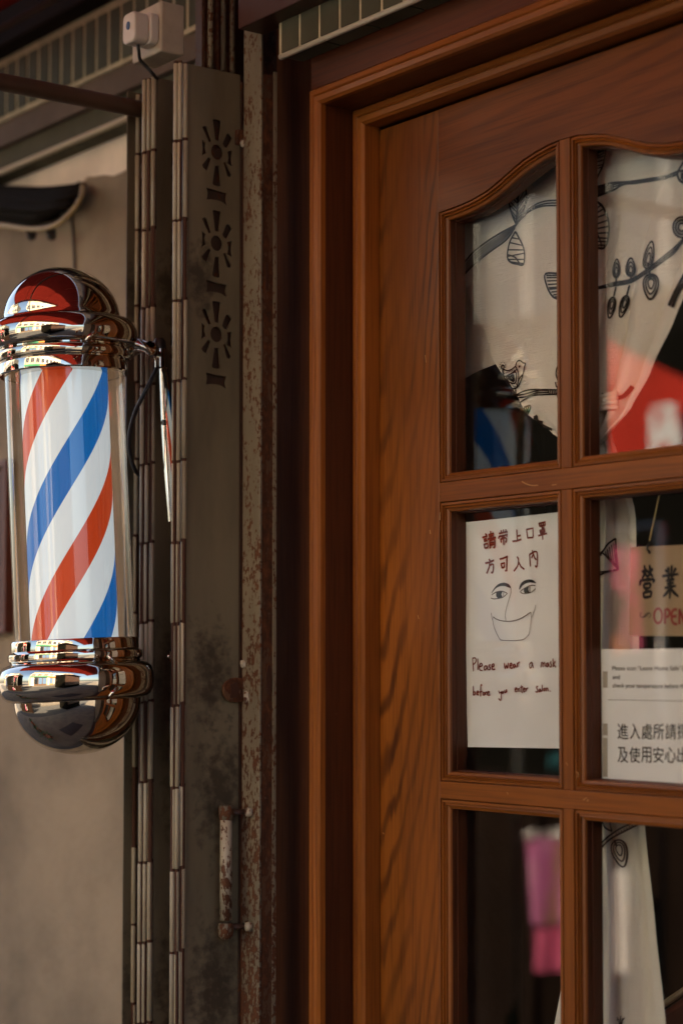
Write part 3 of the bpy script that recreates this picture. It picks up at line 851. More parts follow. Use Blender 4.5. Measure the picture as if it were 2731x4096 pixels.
MB().add([(tl.x, YN, tl.z), (tl.x + wN, YN, tl.z), (tl.x + wN, YN, bl.z), (bl.x + .0008, YN, bl.z)], [(0, 1, 2, 3)]).build('sheet', M_PAPER, scan)
MB().box(tl.x + .012, tl.x + wN, YN - .0006, YN - .0002, onY(*q4(700,960), YN).z - .0003, onY(*q4(700,960), YN).z + .0002).build('fold_line', M_INKTHIN, scan)
M_TAPE = mat('old_tape', (.42,.38,.31), .35)
for y0, y1 in ((500, 760), (1330, 1520), (1560, 2180)):
    a, b = onY(*q4(125, y0), YN), onY(*q4(195, y1), YN)
    MB().box(a.x, b.x, YN - .0009, YN - .0003, b.z, a.z).build('tape', M_TAPE, scan)
YT = YN - .0008
def line4(s, name, x0, x1, yb, yt, ref='cap'):
    p0, p1 = q4(x0, yb), q4(x1, yb)
    txt(s, name, M_PRINTGREY, scan, p0[0], p0[1], p1[0], q4(x0, yt)[1], YT, ref)
line4('Please scan \u201cLeave Home Safe\u201d', 'printed_line', 266, 1364, 482, 412)
line4('Q', 'printed_line', 1376, 1424, 482, 412)
line4('and', 'printed_line', 269, 386, 622, 552)
line4('check your temperature before', 'printed_line', 273, 1318, 757, 687)
line4('en', 'printed_line', 1350, 1432, 757, 687)
for i, ch in enumerate('\u9032\u5165\u8655\u6240\u8acb\u63a2'):
    line4(ch, 'printed_character', (350,545,735,920,1112,1303)[i], (522,710,905,1090,1282,1478)[i], 1580, 1332, 'box')
for i, ch in enumerate('\u53ca\u4f7f\u7528\u5b89\u5fc3\u51fa'):
    line4(ch, 'printed_character', (352,538,725,918,1105,1305)[i], (518,710,890,1085,1280,1475)[i], 1952, 1704, 'box')

# ---- open sign on a chain
s3, ox3, oy3 = .27638, 2380, 1930
YS = .048
def q3(a, b): return ox3 + a * s3, oy3 + b * s3
a0 = onY(*q3(505,935), YS); a1 = onY(*q3(462,2215), YS)
sgn = thing('open_sign', (a0.x, YS, a1.z), 'beige hanging board with brush characters and OPEN in dark red', 'sign')
wS = .165
zt, zb = a0.z, a1.z - .0005
MB().prism([(a0.x, zt), (a0.x + wS, zt - .003), (a0.x + wS, zb - .003), (a0.x - .004, zb)], YS, YS + .004).build('board', M_BOARD, sgn, bevel=.0006)
CJ = [[(705,1195),(716,1285),(700,1340),(672,1395)],[(676,1268),(692,1308)],[(748,1255),(720,1308)],[(716,1315),(748,1368)],
 [(780,1190),(790,1285),(775,1335),(745,1378)],[(752,1280),(768,1312)],[(826,1240),(797,1300)],[(790,1312),(832,1370)],
 [(655,1398),(650,1440),(638,1496)],[(655,1422),(760,1404),(855,1400)],[(855,1400),(830,1452)],[(695,1470),(706,1542)],[(695,1474),(797,1455)],[(797,1455),(786,1532)],[(706,1536),(786,1526)],[(742,1540),(735,1584)],
 [(690,1590),(702,1674)],[(690,1594),(808,1570)],[(808,1570),(797,1664)],[(702,1666),(797,1652)],
 [(1050,1222),(1056,1322)],[(1101,1195),(1096,1322)],[(1008,1258),(1037,1306)],[(1164,1235),(1124,1306)],[(963,1357),(1080,1338),(1202,1325)],[(1050,1366),(1066,1406)],[(1113,1352),(1090,1402)],[(1018,1422),(1142,1400)],[(1028,1472),(1132,1450)],[(998,1527),(1162,1495)],
 [(1080,1408),(1078,1540),(1072,1684)],[(1068,1528),(1030,1600),(978,1652)],[(1084,1528),(1130,1590),(1200,1652)],
 [(1300,1320),(1306,1480)],[(1300,1326),(1460,1305)],[(1460,1305),(1448,1470)],[(1306,1474),(1448,1462)],[(1378,1200),(1374,1684)]]
mb = MB(); strokes(mb, CJ, ox3, oy3, s3, YS - .0006, .0036, taper=True)
mb.build('brush_characters', M_INKBLACK, sgn)
mb = MB()
el = [(905 + 58 * math.cos(2*math.pi*k/24), 1930 + 104 * math.sin(2*math.pi*k/24)) for k in range(25)]
strokes(mb, [el], ox3, oy3, s3, YS - .0006, .0034)
strokes(mb, [[(1006,1832),(1003,2048)]], ox3, oy3, s3, YS - .0006, .0036)
strokes(mb, [[(1006,1838),(1050,1838),(1072,1885),(1052,1936),(1006,1944)],[(1180,1838),(1128,1842),(1100,1900),(1104,1995),(1138,2044),(1182,2046)]], ox3, oy3, s3, YS - .00065, .0032)
strokes(mb, [[(1102,1940),(1172,1934)],[(1212,2052),(1214,1832)],[(1214,1832),(1296,2056)],[(1298,2056),(1300,1832)]], ox3, oy3, s3, YS - .0007, .0034)
mb.build('open_lettering', M_SIGNRED, sgn)
mb = MB()
strokes(mb, [[(668,1886),(645,1905),(655,1945),(690,1946),(725,1905),(760,1886),(792,1900),(790,1940),(765,1952)],[(672,1950),(710,1935),(745,1900),(775,1900)],[(690,1955),(725,1940),(760,1912)]], ox3, oy3, s3, YS - .0006, .0012)
mb.build('scroll_mark', M_INKTHIN, sgn)
apex = onY(2671, 1790, YS)
for hk in (q3(782, 985), None):
    p = onY(*hk, YS - .002) if hk else Vector((a0.x + wS - .042, YS - .002, zt - .014))
    ap = Vector((apex.x, YS + .002, apex.z))
    n = 46; mb = MB()
    for i in range(n):
        c0 = ap.lerp(p + Vector((0, 0, .012)), i / n); c1 = ap.lerp(p + Vector((0, 0, .012)), (i + 1.25) / n)
        side = Vector((.0009, 0, 0)) if i % 2 else Vector((0, .0009, 0))
        mid = (c0 + c1) / 2
        mb.tube([c0, mid + side, c1, mid - side, c0], .0006, 5, caps=False)
    mb.build('chain', M_BRASS, sgn, smooth=True)
    MB().tube([p + Vector((0,-.001,.010)), p + Vector((0, -.004, .002)), p + Vector((0, .0, -.003))], .0016, 8).build('hook', M_BLACK, sgn, smooth=True)

# ================================================================== CURTAIN
def interp(tab, z):
    if z >= tab[0][0]: return tab[0][1]
    for (za, xa), (zb_, xb) in zip(tab, tab[1:]):
        if z >= zb_: 
            t_ = (za - z) / (za - zb_); t_ = t_ * t_ * (3 - 2 * t_) * .3 + t_ * .7
            return xa + (xb - xa) * t_
    return tab[-1][1]
YCU = .068
def cpt(px, py): p = onY(px, py, YCU); return (p.z, p.x)
LEFT = [(2.02, -.30), cpt(1800, 900), cpt(1850, 1110), cpt(1965, 1420), cpt(2100, 1650), cpt(2200, 1728), cpt(2290, 1790)]
RIGHT_ = [(2.02, .47), cpt(2960, 760), cpt(2731, 1290), cpt(2640, 1480), cpt(2555, 1640), cpt(2450, 1760), cpt(2400, 1795)]
GZ = cpt(2350, 1790)[0]
def curtain_y(x, z):
    l, r = interp(LEFT, z), interp(RIGHT_, z)
    s = (x - l) / max(.02, r - l)
    s = min(1.1, max(-.1, s))
    g = max(0, min(1, (2.0 - z) / (2.0 - GZ)))
    y = YCU
    g2 = min(1, max(0, g * 1.5 - .05))
    if s > .56:
        q_ = ((s - .56) / .165) % 1.0
        y -= .017 * g2 * (math.sin(math.pi * q_) ** .75) * min(1, (s - .56) * 14)
    y -= g * .006 * max(0, math.sin((s - .05) * 13)) * (s < .56)
    y += .0022 * math.sin(x * 31 + z * 17) * (1 - g * .5) + .0014 * math.sin(x * 60 - z * 41)
    return y
curt = thing('tied_curtain', (.1, YCU, 1.0), 'cream cotton curtain printed with black leaves and a bird, gathered behind the panes', 'curtain')
mb = MB(); nu, nv = 180, 56
for j in range(nv + 1):
    z = 2.02 + (GZ - 2.02) * j / nv
    l, r = interp(LEFT, z), interp(RIGHT_, z)
    for i in range(nu + 1):
        x = l + (r - l) * i / nu
        mb.v.append((x, curtain_y(x, z), z))
for j in range(nv):
    for i in range(nu):
        a = j * (nu + 1) + i
        mb.f.append((a, a+1, a+nu+2, a+nu+1)); mb.m.append(0)
mb.build('drape', M_CURTAIN, curt, smooth=True)
# tail hanging below the tie
TLX = [(GZ + .02, cpt(2330, 1760)[1]), cpt(2300, 2000), cpt(2215, 2900), cpt(2222, 3300), cpt(2232, 3650), cpt(2200, 3900), cpt(2150, 4200), cpt(2140, 4500)]
TRX = [(GZ + .02, cpt(2420, 1760)[1]), cpt(2520, 2050), cpt(2545, 2900), cpt(2560, 3300), cpt(2600, 3700), cpt(2640, 4096), cpt(2660, 4500)]
def tail_y(x, z):
    l, r = interp(TLX, z), interp(TRX, z)
    s = (x - l) / max(.02, r - l)
    g = max(0, min(1, (GZ - z) / .5))
    return YCU + .012 + (.004 + .004 * g) * math.sin(s * 15 + z * 1.5) + .003 * math.sin(s * 33 + 1)
mb = MB(); nu, nv = 60, 60
z1 = cpt(2300, 4450)[0]
for j in range(nv + 1):
    z = GZ + .02 + (z1 - GZ - .02) * j / nv
    l, r = interp(TLX, z), interp(TRX, z)
    for i in range(nu + 1):
        x = l + (r - l) * i / nu
        mb.v.append((x, tail_y(x, z), z))
for j in range(nv):
    for i in range(nu):
        a = j * (nu + 1) + i
        mb.f.append((a, a+1, a+nu+2, a+nu+1)); mb.m.append(0)
mb.build('tail', M_CURTAIN, curt, smooth=True)
# tie band
mb = MB()
for k in range(4):
    dz = (k - 1.5) * .005
    mb.tube(smooth_path([onY(2300, 1650, .066) + Vector((0,0,dz)), onY(2360, 1622, .050) + Vector((0,0,dz)), onY(2420, 1608, .047) + Vector((0,0,dz)), onY(2470, 1600, .052) + Vector((0,0,dz*1.2))], 4), .0034, 8)
mb.build('tie_band', M_CURTAIN, curt, smooth=True)
# under-layer with a hem, seen at the left
mb = MB()
e0, e1 = onY(1830, 1532, .075), onY(1975, 1448, .075)
for j in range(13):
    for i in range(9):
        u_, v_ = i / 8, j / 12
        zb2 = e0.z + (e1.z - e0.z) * u_
        x = e0.x - .02 + (e1.x - e0.x + .03) * u_
        mb.v.append((x, .078 + .002 * math.sin(u_ * 8), 1.85 + (zb2 - 1.85) * v_))
for j in range(12):
    for i in range(8):
        a = j * 9 + i; mb.f.append((a, a+1, a+10, a+9)); mb.m.append(0)
mb.build('under_layer', M_CURTAIN, curt, smooth=True)
pr = MB()
def surf(px, py, fn, off=.0011):
    Y_ = YCU; p = onY(px, py, Y_)
    for _ in range(14):
        Y_ = .6 * Y_ + .4 * (fn(p.x, p.z) - off); p = onY(px, py, Y_)
    return p
def ink(lst, ox, oy, s, w=.0017, fn=curtain_y, sm=True):
    for st_ in lst:
        pts = [(ox + a * s, oy + b * s) for a, b in st_]
        if len(pts) > 2 and sm: pts = [tuple(v) for v in smooth_path(pts, 4)]
        elif len(pts) == 2: pts = [tuple(Vector(pts[0]).lerp(Vector(pts[1]), k / 3)) for k in range(4)]
        k0 = len(pr.v)
        pr.ribbon([surf(a, b, fn) for a, b in pts], w * 1.25)
        for q_ in range(k0, len(pr.v)):       # lay both edges of the stroke on the cloth
            x_, y_, z_ = pr.v[q_]; pr.v[q_] = (x_, min(y_, fn(x_, z_) - .0010), z_)
def veins(mid, left, n, ox, oy, s, w=.0011, fn=curtain_y, skew=.1):
    """hatching between a midrib and an outline (both lists of points)"""
    m_, l_ = smooth_path(mid, 8), smooth_path(left, 8)
    for k in range(n):
        t0 = (k + .5) / n; t1 = min(1, max(0, t0 + skew))
        a = m_[min(len(m_)-1, int(t0 * (len(m_)-1)))]; b = l_[min(len(l_)-1, int(t1 * (len(l_)-1)))]
        ink([[tuple(a), tuple(b)]], ox, oy, s, w, fn)
A = (1700, 500, .6575)
# left pane
ink([[(228,850),(290,775),(380,705),(470,650),(552,608)],[(230,918),(300,845),(400,765),(490,700),(545,622)]], *A, .0022)
for d in (.2, .4, .6, .8):
    ink([[(228+5*d, 855+60*d),(295+8*d, 775+68*d),(388+15*d, 703+60*d),(475+12*d, 650+48*d),(548, 612)]], *A, .0013)
ink([[(552,600),(600,545),(640,500),(720,465),(812,458)],[(546,618),(590,560),(650,515),(720,492),(812,490)],[(560,596),(640,515),(720,480),(812,474)]], *A, .0018)
lf, rt, md = [(550,600),(522,530),(510,460),(530,372),(556,330)], [(550,600),(592,530),(614,440),(604,350),(590,320)], [(552,600),(562,480),(566,345)]
ink([lf, rt], *A, .0022); ink([md], *A, .0026)
veins(md, lf, 11, *A); veins(md, rt, 12, *A, skew=.13)
lf, rt, md = [(547,648),(512,715),(498,800),(520,835),(560,846)], [(547,648),(588,725),(602,780),(596,848),(560,846)], [(547,650),(545,760),(560,846)]
ink([lf, rt], *A, .0022); ink([[(500,790),(545,805),(575,846)]], *A, .0018); veins(lf, rt, 9, *A, .0014, skew=.02)
ink([[(815,905),(730,905),(735,970),(770,1040),(815,1062)]], *A, .0022)
veins([(735,915),(750,990),(790,1050)], [(815,915),(815,985),(815,1050)], 9, *A, .0016, skew=0)
B = (1750, 1300, .3508)
ink([[(885,470),(900,420),(935,405),(970,430),(998,440),(985,480),(970,560),(940,650),(900,715),(850,725),(810,690),(760,610),(738,540),(740,500)],[(740,500),(790,520),(840,505),(885,470)],
     [(885,470),(905,510),(920,570),(915,640),(900,715)],[(740,500),(745,540),(760,585),(830,555),(900,505)],[(780,592),(885,535),(890,640),(860,668),(800,640),(780,592)],
     [(970,560),(935,600),(915,640)]], *B, .0015)
ink([[(800,602),(862,570)],[(862,570),(866,642)],[(866,642),(800,602)]], *B, .0028)
ink([[(838,603),(852,592)],[(852,592),(854,618)]], *B, .0016)
ink([[(927,462),(932,486)]], *B, .0032)
for k in range(11):
    t_ = k / 10; a = (768 + 130*t_, 610 + 75*math.sin(min(1, t_*1.5)*1.57)); b = (790 + 100*t_, 630 + 40*math.sin(t_*2.2))
    ink([[(770+13*k, 625+min(9*k, 70)), (765+14*k, 600+min(14*k,118)+8)]] if k < 10 else [[a, b]], *B, .0009)
for k in range(7): ink([[(760+18*k, 545-6*k), (758+18*k, 556-6*k)]], *B, .0014)
ink([[(738+16*math.cos(a), 478+22*math.sin(a)) for a in [i*math.pi/5 for i in range(11)]]], *B, .0012)
for k in range(8):
    a = math.pi * (.75 + k * .19); ink([[(738+30*math.cos(a), 470+42*math.sin(a)), (738+37*math.cos(a), 470+52*math.sin(a))]], *B, .0011)
ink([[(846,735),(862,792)],[(886,735),(890,792)]], *B, .0018)
ink([[(880,802),(980,755),(1100,735),(1390,740)],[(930,888),(1000,842),(1100,800),(1390,790)],[(900,805),(1000,785),(1130,750),(1260,745)],[(905,830),(1010,815),(1120,775),(1260,768)]], *B, .0016)
for k in range(7): ink([[(1262+20*k, 738),(1268+19*k, 795)]], *B, .0014)
ink([[(1390,420),(1352,500),(1348,580),(1382,650)],[(1340,650),(1350,700),(1390,740)],[(1355,770),(1372,860),(1392,940)]], *B, .0018)
for k in range(9): ink([[(1356+k, 480+22*k),(1392, 470+26*k)]], *B, .0012)
for k in range(8): ink([[(1350+4*k, 700+28*k),(1392, 720+28*k)]], *B, .0016)
ink([[(980,940),(1055,920),(1040,985),(1020,1022)],[(980,940),(1000,985),(1020,1022)],[(1005,940),(1022,1000)],[(1030,930),(1025,1000)]], *B, .0020)
ink([[(1090,1055),(1130,1040),(1118,1072),(1092,1058)],[(1100,1056),(1122,1050)],[(1125,1070),(1150,1100),(1190,1108),(1165,1130)],[(1150,1102),(1176,1122)],[(1175,1135),(1300,1195)]], *B, .0028)
T = (1700, 480, .3827)
for k in range(4): ink([[(1335+14*k, 440-6*k),(1320+16*k, 460+10*k)]], *T, .0016)
for k in range(3): ink([[(1312+22*k, 465+11*k),(1316+22*k, 470+11*k)]], *T, .0022)
# right pane
C_ = (2200, 480, .33865)
ink([[(662,250),(655,300),(645,400),(620,530),(570,640),(528,745)],[(600,270),(560,400),(515,600)]], *C_, .0024)
veins([(590,280),(555,430),(515,600)], [(660,290),(640,420),(580,620)], 9, *C_, .0013, skew=-.08)
ink([[(530,795),(640,765),(750,740),(850,735),(1000,720),(1200,690),(1350,665),(1500,610),(1600,596)],[(530,912),(640,865),(740,830),(860,760),(1000,745),(1200,715),(1350,690),(1500,640)]], *C_, .0022)
for k in range(12): ink([[(545+17*k, 795-4.2*k),(552+17*k, 905-6.6*k)]], *C_, .0020 if k < 7 else .0012)
ink([[(735,765),(840,745)],[(740,790),(850,755)]], *C_, .0014)
for k in range(16): ink([[(1000+30*k, 722-5*k+(0 if k<10 else -(k-10)*5)),(1012+30*k, 740-5*k+(0 if k<10 else -(k-10)*5))]], *C_, .0009)
lf, rt = [(1020,480),(1020,560),(1022,660),(1030,745)], [(1035,462),(1080,500),(1114,590),(1110,690),(1085,748),(1030,742)]
ink([rt], *A, .0026); ink([[(1030,640),(1058,690),(1072,740)]], *A, .0020); veins(lf, rt[:5], 11, *A, .0017, skew=-.02)
ink([[(1580,480),(1530,560),(1505,610),(1500,660),(1530,720),(1590,745)],[(1548,620),(1545,700)],[(1565,620),(1562,720)]], *C_, .0026)
def teardrop(base, cen, rx, ry, ang, S, w=.0018, n=3, fn=curtain_y):
    for k in range(n):
        f_ = 1 - k * .30; pts = []
        for i in range(17):
            a = 2 * math.pi * i / 16
            x, y = rx * f_ * math.sin(a) * (1 - .35 * math.cos(a)), -ry * f_ * math.cos(a) + ry * .12 * k
            pts.append((cen[0] + x * math.cos(ang) - y * math.sin(ang), cen[1] + x * math.sin(ang) + y * math.cos(ang)))
        ink([pts], *S, w if k == 0 else w * .75, fn)
    ink([[base, (cen[0] + (base[0]-cen[0])*.55, cen[1] + (base[1]-cen[1])*.55)]], *S, w * 1.2, fn)
for k in range(3):
    ink([[(1558 + 52*(1-.3*k)*math.cos(a), 622 + 62*(1-.3*k)*math.sin(a)) for a in [i*math.pi/8 for i in range(17)]]], *A, .0022)
for d in (0, 10, 20):
    ink([[(1030,1000-d*.4),(1150,978-d),(1250,958-d),(1340,905-d*1.2),(1450,825-d*1.4),(1510,780-d*1.6),(1575,700-d)]], *A, .0017)
teardrop((1158,960), (1161,872), 20, 56, .05, A); teardrop((1250,945), (1248,865), 27, 56, 0, A); teardrop((1352,875), (1360,790), 28, 84, .2, A)
teardrop((1158,985), (1130,1112), 22, 64, math.pi + .18, A); teardrop((1242,975), (1206,1105), 24, 68, math.pi + .3, A); teardrop((1362,890), (1370,985), 44, 76, math.pi + .05, A, .0024)
ink([[(1590,880),(1520,1010),(1480,1100)],[(1600,920),(1535,1020),(1500,1110)]], *A, .0045)
# tie area squiggles
D = (2200, 1100, .3402)
ink([[(540,1460),(620,1420),(700,1440),(780,1446)],[(545,1440),(600,1432),(640,1400)],[(690,1440),(770,1470),(780,1520)],[(760,1450),(860,1430),(930,1370),(980,1310)],[(560,1550),(600,1565),(640,1545)]], *D, .0040)
# tail
ink([[(30,1090),(110,990),(180,890),(292,808)],[(292,808),(300,1000),(326,1262)],[(326,1262),(180,1290),(30,1350)]], ox3, oy3, s3, .0022, tail_y)
for k in range(7): ink([[(320,1255),(290-30*k, 1150-20*k),(262-30*k, 870+32*k)]], ox3, oy3, s3, .0014, tail_y)
ink([[(320,1265),(150,1285),(40,1300)]], ox3, oy3, s3, .0016, tail_y)
E3 = (1700, 3000, .6575)
ink([[(1065,600),(1120,545),(1200,500),(1310,445)],[(1070,565),(1120,520),(1200,470),(1300,430)],[(1075,420),(1090,470),(1135,495)],[(1120,420),(1125,460),(1135,495)]], *E3, .0018, tail_y)
for k in range(9): ink([[(1160+16*k, 502-8*k),(1164+16*k, 522-8*k)]], *E3, .0011, tail_y)
teardrop((1145,545), (1185,630), 46, 84, -.25+math.pi, E3, .0018, 3, tail_y)
for k in range(3): ink([[(1183+3*k,1680),(1172+14*k,1632)]], *E3, .0016, tail_y); ink([[(1164+20*k,1634-(8 if k==1 else 0)),(1168+20*k,1638-(8 if k==1 else 0))]], *E3, .0040, tail_y)
ink([[(1150,1690),(1178,1700),(1215,1690)]], *E3, .0018, tail_y)
po = pr.build('leaf_print', M_PRINT, curt)

# ================================================================== INSIDE THE SALON
M_TOWEL = cloth('blue_towel', (.10,.115,.155), .1)
mb = MB()
tp = [onY(2092, 1650, .5), onY(2300, 1700, .5), onY(2330, 2080, .5), onY(2190, 2090, .5)]
nu, nv = 14, 14
for j in range(nv + 1):
    for i in range(nu + 1):
        u_, v_ = i / nu, j / nv
        p = tp[0].lerp(tp[1], u_).lerp(tp[3].lerp(tp[2], u_), v_)
        mb.v.append((p.x, .5 + .018 * math.sin(u_ * 11 + v_ * 2), p.z))
for j in range(nv):
    for i in range(nu):
        a = j * (nu + 1) + i; mb.f.append((a, a+1, a+nu+2, a+nu+1)); mb.m.append(0)
tag(mb.build('hanging_cape', M_TOWEL, smooth=True), 'dark blue cape hanging inside the salon beneath the curtain', 'cape')
# chair behind the lower right pane: only its trimmed back shows
ch = thing('salon_chair', (.52, .34, 0), 'dark red salon chair with pale piping behind the lower right pane', 'chair')
M_LEATHER = mat('oxblood_leather', (.055,.012,.009), .4)
e = [onY(2520, 4120, .33), onY(2731, 3975, .33)]
dr = (e[1] - e[0]); p0 = e[0] - dr * .3; p1 = e[0] + dr * 2.2
mb = MB().prism([(p0.x, p0.z), (p1.x, p1.z), (p1.x, p1.z - .35), (p0.x, p1.z - .35)], .33, .42)
mb.build('backrest', M_LEATHER, ch, bevel=.012)
MB().tube([p0 + Vector((0, 0, .004)), p1 + Vector((0, 0, .004))], .0045, 10).build('piping', mat('cream_piping', (.38,.30,.22), .5), ch, smooth=True)
MB().box(p0.x + .02, p1.x - .02, .42, .85, .42, .52).build('seat', M_LEATHER, ch, bevel=.02)
MB().tube([((p0.x+p1.x)/2, .62, 0), ((p0.x+p1.x)/2, .62, .42)], .035, 16).build('pedestal', M_CHROME, ch, smooth=True)

# ================================================================== TILED LINTEL over the door, TILED BEAM at left
def tile_row(root, x0, x1, yf, z0, z1, w, gap, m=M_TILE, depth=.006):
    x = x0
    base = None
    k = 0
    while x < x1 - .005:
        ww = min(w, x1 - x)
        if base is None:
            mb = MB().box(0, w - gap, 0, depth, 0, z1 - z0)
            o_ = mb.build('tile', m, root, bevel=.0012, loc=Vector((x + gap / 2, yf, z0)) - root.location)
            base = o_
        else:
            o_ = base.copy(); COL.objects.link(o_); o_.parent = root
            o_.location = Vector((x + gap / 2, yf + random.uniform(-.0004, .0004), z0)) - root.location
        x += w; k += 1
YL = YC - .040
zl = onY(1130, 228, YL).z
lin = thing('tiled_lintel', (.1, YL, zl), 'small grey-green wall tiles with pale grout above the door head', 'tiled lintel')
LX0 = onY(1120, 220, YL).x
MB().box(LX0 - .004, 1.2, YL + .0014, YC - .0008, zl + .004, zl + .115).build('grout_bed', M_GROUT, lin)
tile_row(lin, LX0, 1.0, YL, zl + .006, zl + .110, .0455, .0055)
MB().tube([(LX0 - .004, YL + .004, zl + .003), (1.2, YL + .004, zl + .003)], .0042, 10).build('edge_trim', M_TILEW, lin, smooth=True)
x = LX0
while x < 1.0:
    MB().box(x + .003, x + .088, YL + .008, YC - .002, zl + .0012, zl + .0045).build('soffit_tile', M_TILE, lin, bevel=.0008); x += .091
# red-brown steel rail above the lintel tiles
rl = MB(); a = onY(1060, 95, -.145); 
rl.box(-.404, 1.4, -.150, -.105, zl + .050, zl + .10)
tag(rl.build('steel_rail', metal_paint('red_brown_rail', (.045,.014,.007), .4), bevel=.002), 'red-brown steel rail crossing the tiles above the door', 'rail')

bz = [onY(0, 250, 0).z, onY(0, 475, 0).z, onY(0, 575, 0).z, onY(0, 680, 0).z, onY(0, 725, 0).z]
bzr = [onY(520, y, 0).z for y in (12, 236, 350, 468, 512)]
bzm = [(a + b) / 2 for a, b in zip(bz, bzr)]
beam = thing('tiled_beam', (-1.5, .05, bzm[3]), 'blurred tiled beam with pale grout across the neighbouring shopfront', 'beam')
MB().box(-6, -.62, .0016, YW - .0005, bzm[1] - .004, bzm[0] + .012).build('grout_bed', M_GROUT, beam)
tile_row(beam, -2.6, -.63, 0, bzm[1] + .004, bzm[0] - .002, .0415, .0075)
MB().box(-6, -.62, .006, YW - .0008, bzm[2], bzm[1] - .0045).build('render_band', M_MAUVE, beam)
MB().box(-6, -.62, .020, YW - .0009, bzm[3] + .003, bzm[2] - .0008).build('recessed_band', M_TILE, beam)  # grey tile set back below the render band
MB().tube([(-6, .004, bzm[3]), (-.62, .004, bzm[3])], .0045, 10).build('edge_trim', M_TILEW, beam, smooth=True)
x = -2.6
MB().box(-6, -.62, .0075, YW - .0010, bzm[3] - .004, bzm[3] + .0025).build('soffit_bed', M_GROUT, beam)
while x < -.66:
    MB().box(x, x + .088, .010, YW - .002, bzm[3] - .006, bzm[3] - .0035).build('soffit_tile', M_TILE, beam, bevel=.0008); x += .092
# dark signboard above the beam
tag(MB().box(-6, -.66, -.035, .05, bzm[0] + .013, bzm[0] + .40).build('shop_fascia', M_DARKBEAM, bevel=.004), 'dark brown painted fascia board above the tiled beam', 'fascia')

# whitewashed strip with a ragged lower edge; its paleness also carries direct light
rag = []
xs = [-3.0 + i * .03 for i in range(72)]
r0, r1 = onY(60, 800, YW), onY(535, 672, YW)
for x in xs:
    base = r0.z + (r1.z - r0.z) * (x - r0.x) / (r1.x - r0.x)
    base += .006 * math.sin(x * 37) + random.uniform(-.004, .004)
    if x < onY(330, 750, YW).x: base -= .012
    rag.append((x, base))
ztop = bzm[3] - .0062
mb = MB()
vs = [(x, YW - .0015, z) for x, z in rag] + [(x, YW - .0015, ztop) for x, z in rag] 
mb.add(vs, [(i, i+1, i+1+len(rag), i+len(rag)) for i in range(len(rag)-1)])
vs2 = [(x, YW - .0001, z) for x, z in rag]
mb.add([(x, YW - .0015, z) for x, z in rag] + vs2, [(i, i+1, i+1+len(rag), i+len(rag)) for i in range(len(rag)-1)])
o = mb.build('whitewash_strip', M_WHITEWALL); tag(o, 'whitewashed strip with ragged lower edge, lightened as if lit, under the tiled beam', 'wall patch')

# cable bundle on the wall
cab = thing('cable_bundle', onY(60, 800, 0), 'dark sagging bundle of cables with a yellowed outer cable on the tan wall', 'cable bundle')
mb = MB()
for k in range(26):
    t_ = k / 25; dy = (750 + 128 * t_) + random.uniform(-6, 6); sag = 30 + 34 * t_
    ex = 318 - 120 * t_ ** 1.5 + random.uniform(-10, 10)
    yy = .020 - .03 * math.sin(t_ * 3.1) + random.uniform(-.006, .006)
    pts = [onY(-400, dy - 10 + sag * .4, yy), onY(-150, dy + 5, yy), onY(0, dy + 4, yy), onY(ex * .5, dy + sag * .35, yy), onY(ex * .8, dy + sag * .15, yy), onY(ex, dy + sag * .02 - 4, yy + .010), onY(ex + 9, dy - 10, yy + .018)]
    mb.tube(smooth_path(pts, 3), random.uniform(.0045, .0065), 7)
mb.build('black_cables', mat('dull_black_cable', (.010,.008,.006), .9, spec=.1), cab, smooth=True)
MB().tube(smooth_path([onY(-200, 890, -.018), onY(0, 900, -.018), onY(120, 916, -.018), onY(215, 905, -.018), onY(285, 850, -.012), onY(325, 790, 0), onY(332, 745, .025)], 5), .0045, 8).build('yellow_cable', mat('yellowed_pvc', (.36,.27,.12), .5), cab, smooth=True)
for px in (125, 205):
    MB().tube([onY(px, 925, -.015), onY(px + 3, 945, -.005)], .009, 8).build('cable_clip', M_BLACK, cab)
MB().tube([onY(285, 860, YW - .003), onY(295, 960, YW - .003), onY(300, 1100, YW - .003), onY(300, 1300, YW - .003)], .003, 8).build('drop_wire', mat('grey_wire', (.13,.11,.09), .6), cab, smooth=True)

# framed poster at the left edge
a, b = onY(-220, 1885, YW - .01), onY(38, 2532, YW - .01)
pos = thing('framed_picture', (a.x, YW - .01, b.z), 'dark red framed picture hanging on the tan wall behind the pole', 'picture')
MB().box(a.x + .012, b.x - .012, YW - .012, YW - .006, b.z + .012, a.z - .012).build('print', None or plaster('dark_red_print', (.075,.022,.014), 30, .6, .1, .6), pos)
m_fr = mat('dark_red_frame', (.10,.022,.012), .45)
for x0, x1, z0, z1 in ((a.x, b.x, a.z - .012, a.z), (a.x, b.x, b.z, b.z + .012), (a.x, a.x + .012, b.z + .012, a.z - .012), (b.x - .012, b.x, b.z + .012, a.z - .012)):
    MB().box(x0, x1, YW - .020, YW - .0005, z0, z1).build('frame_side', m_fr, pos, bevel=.0015)

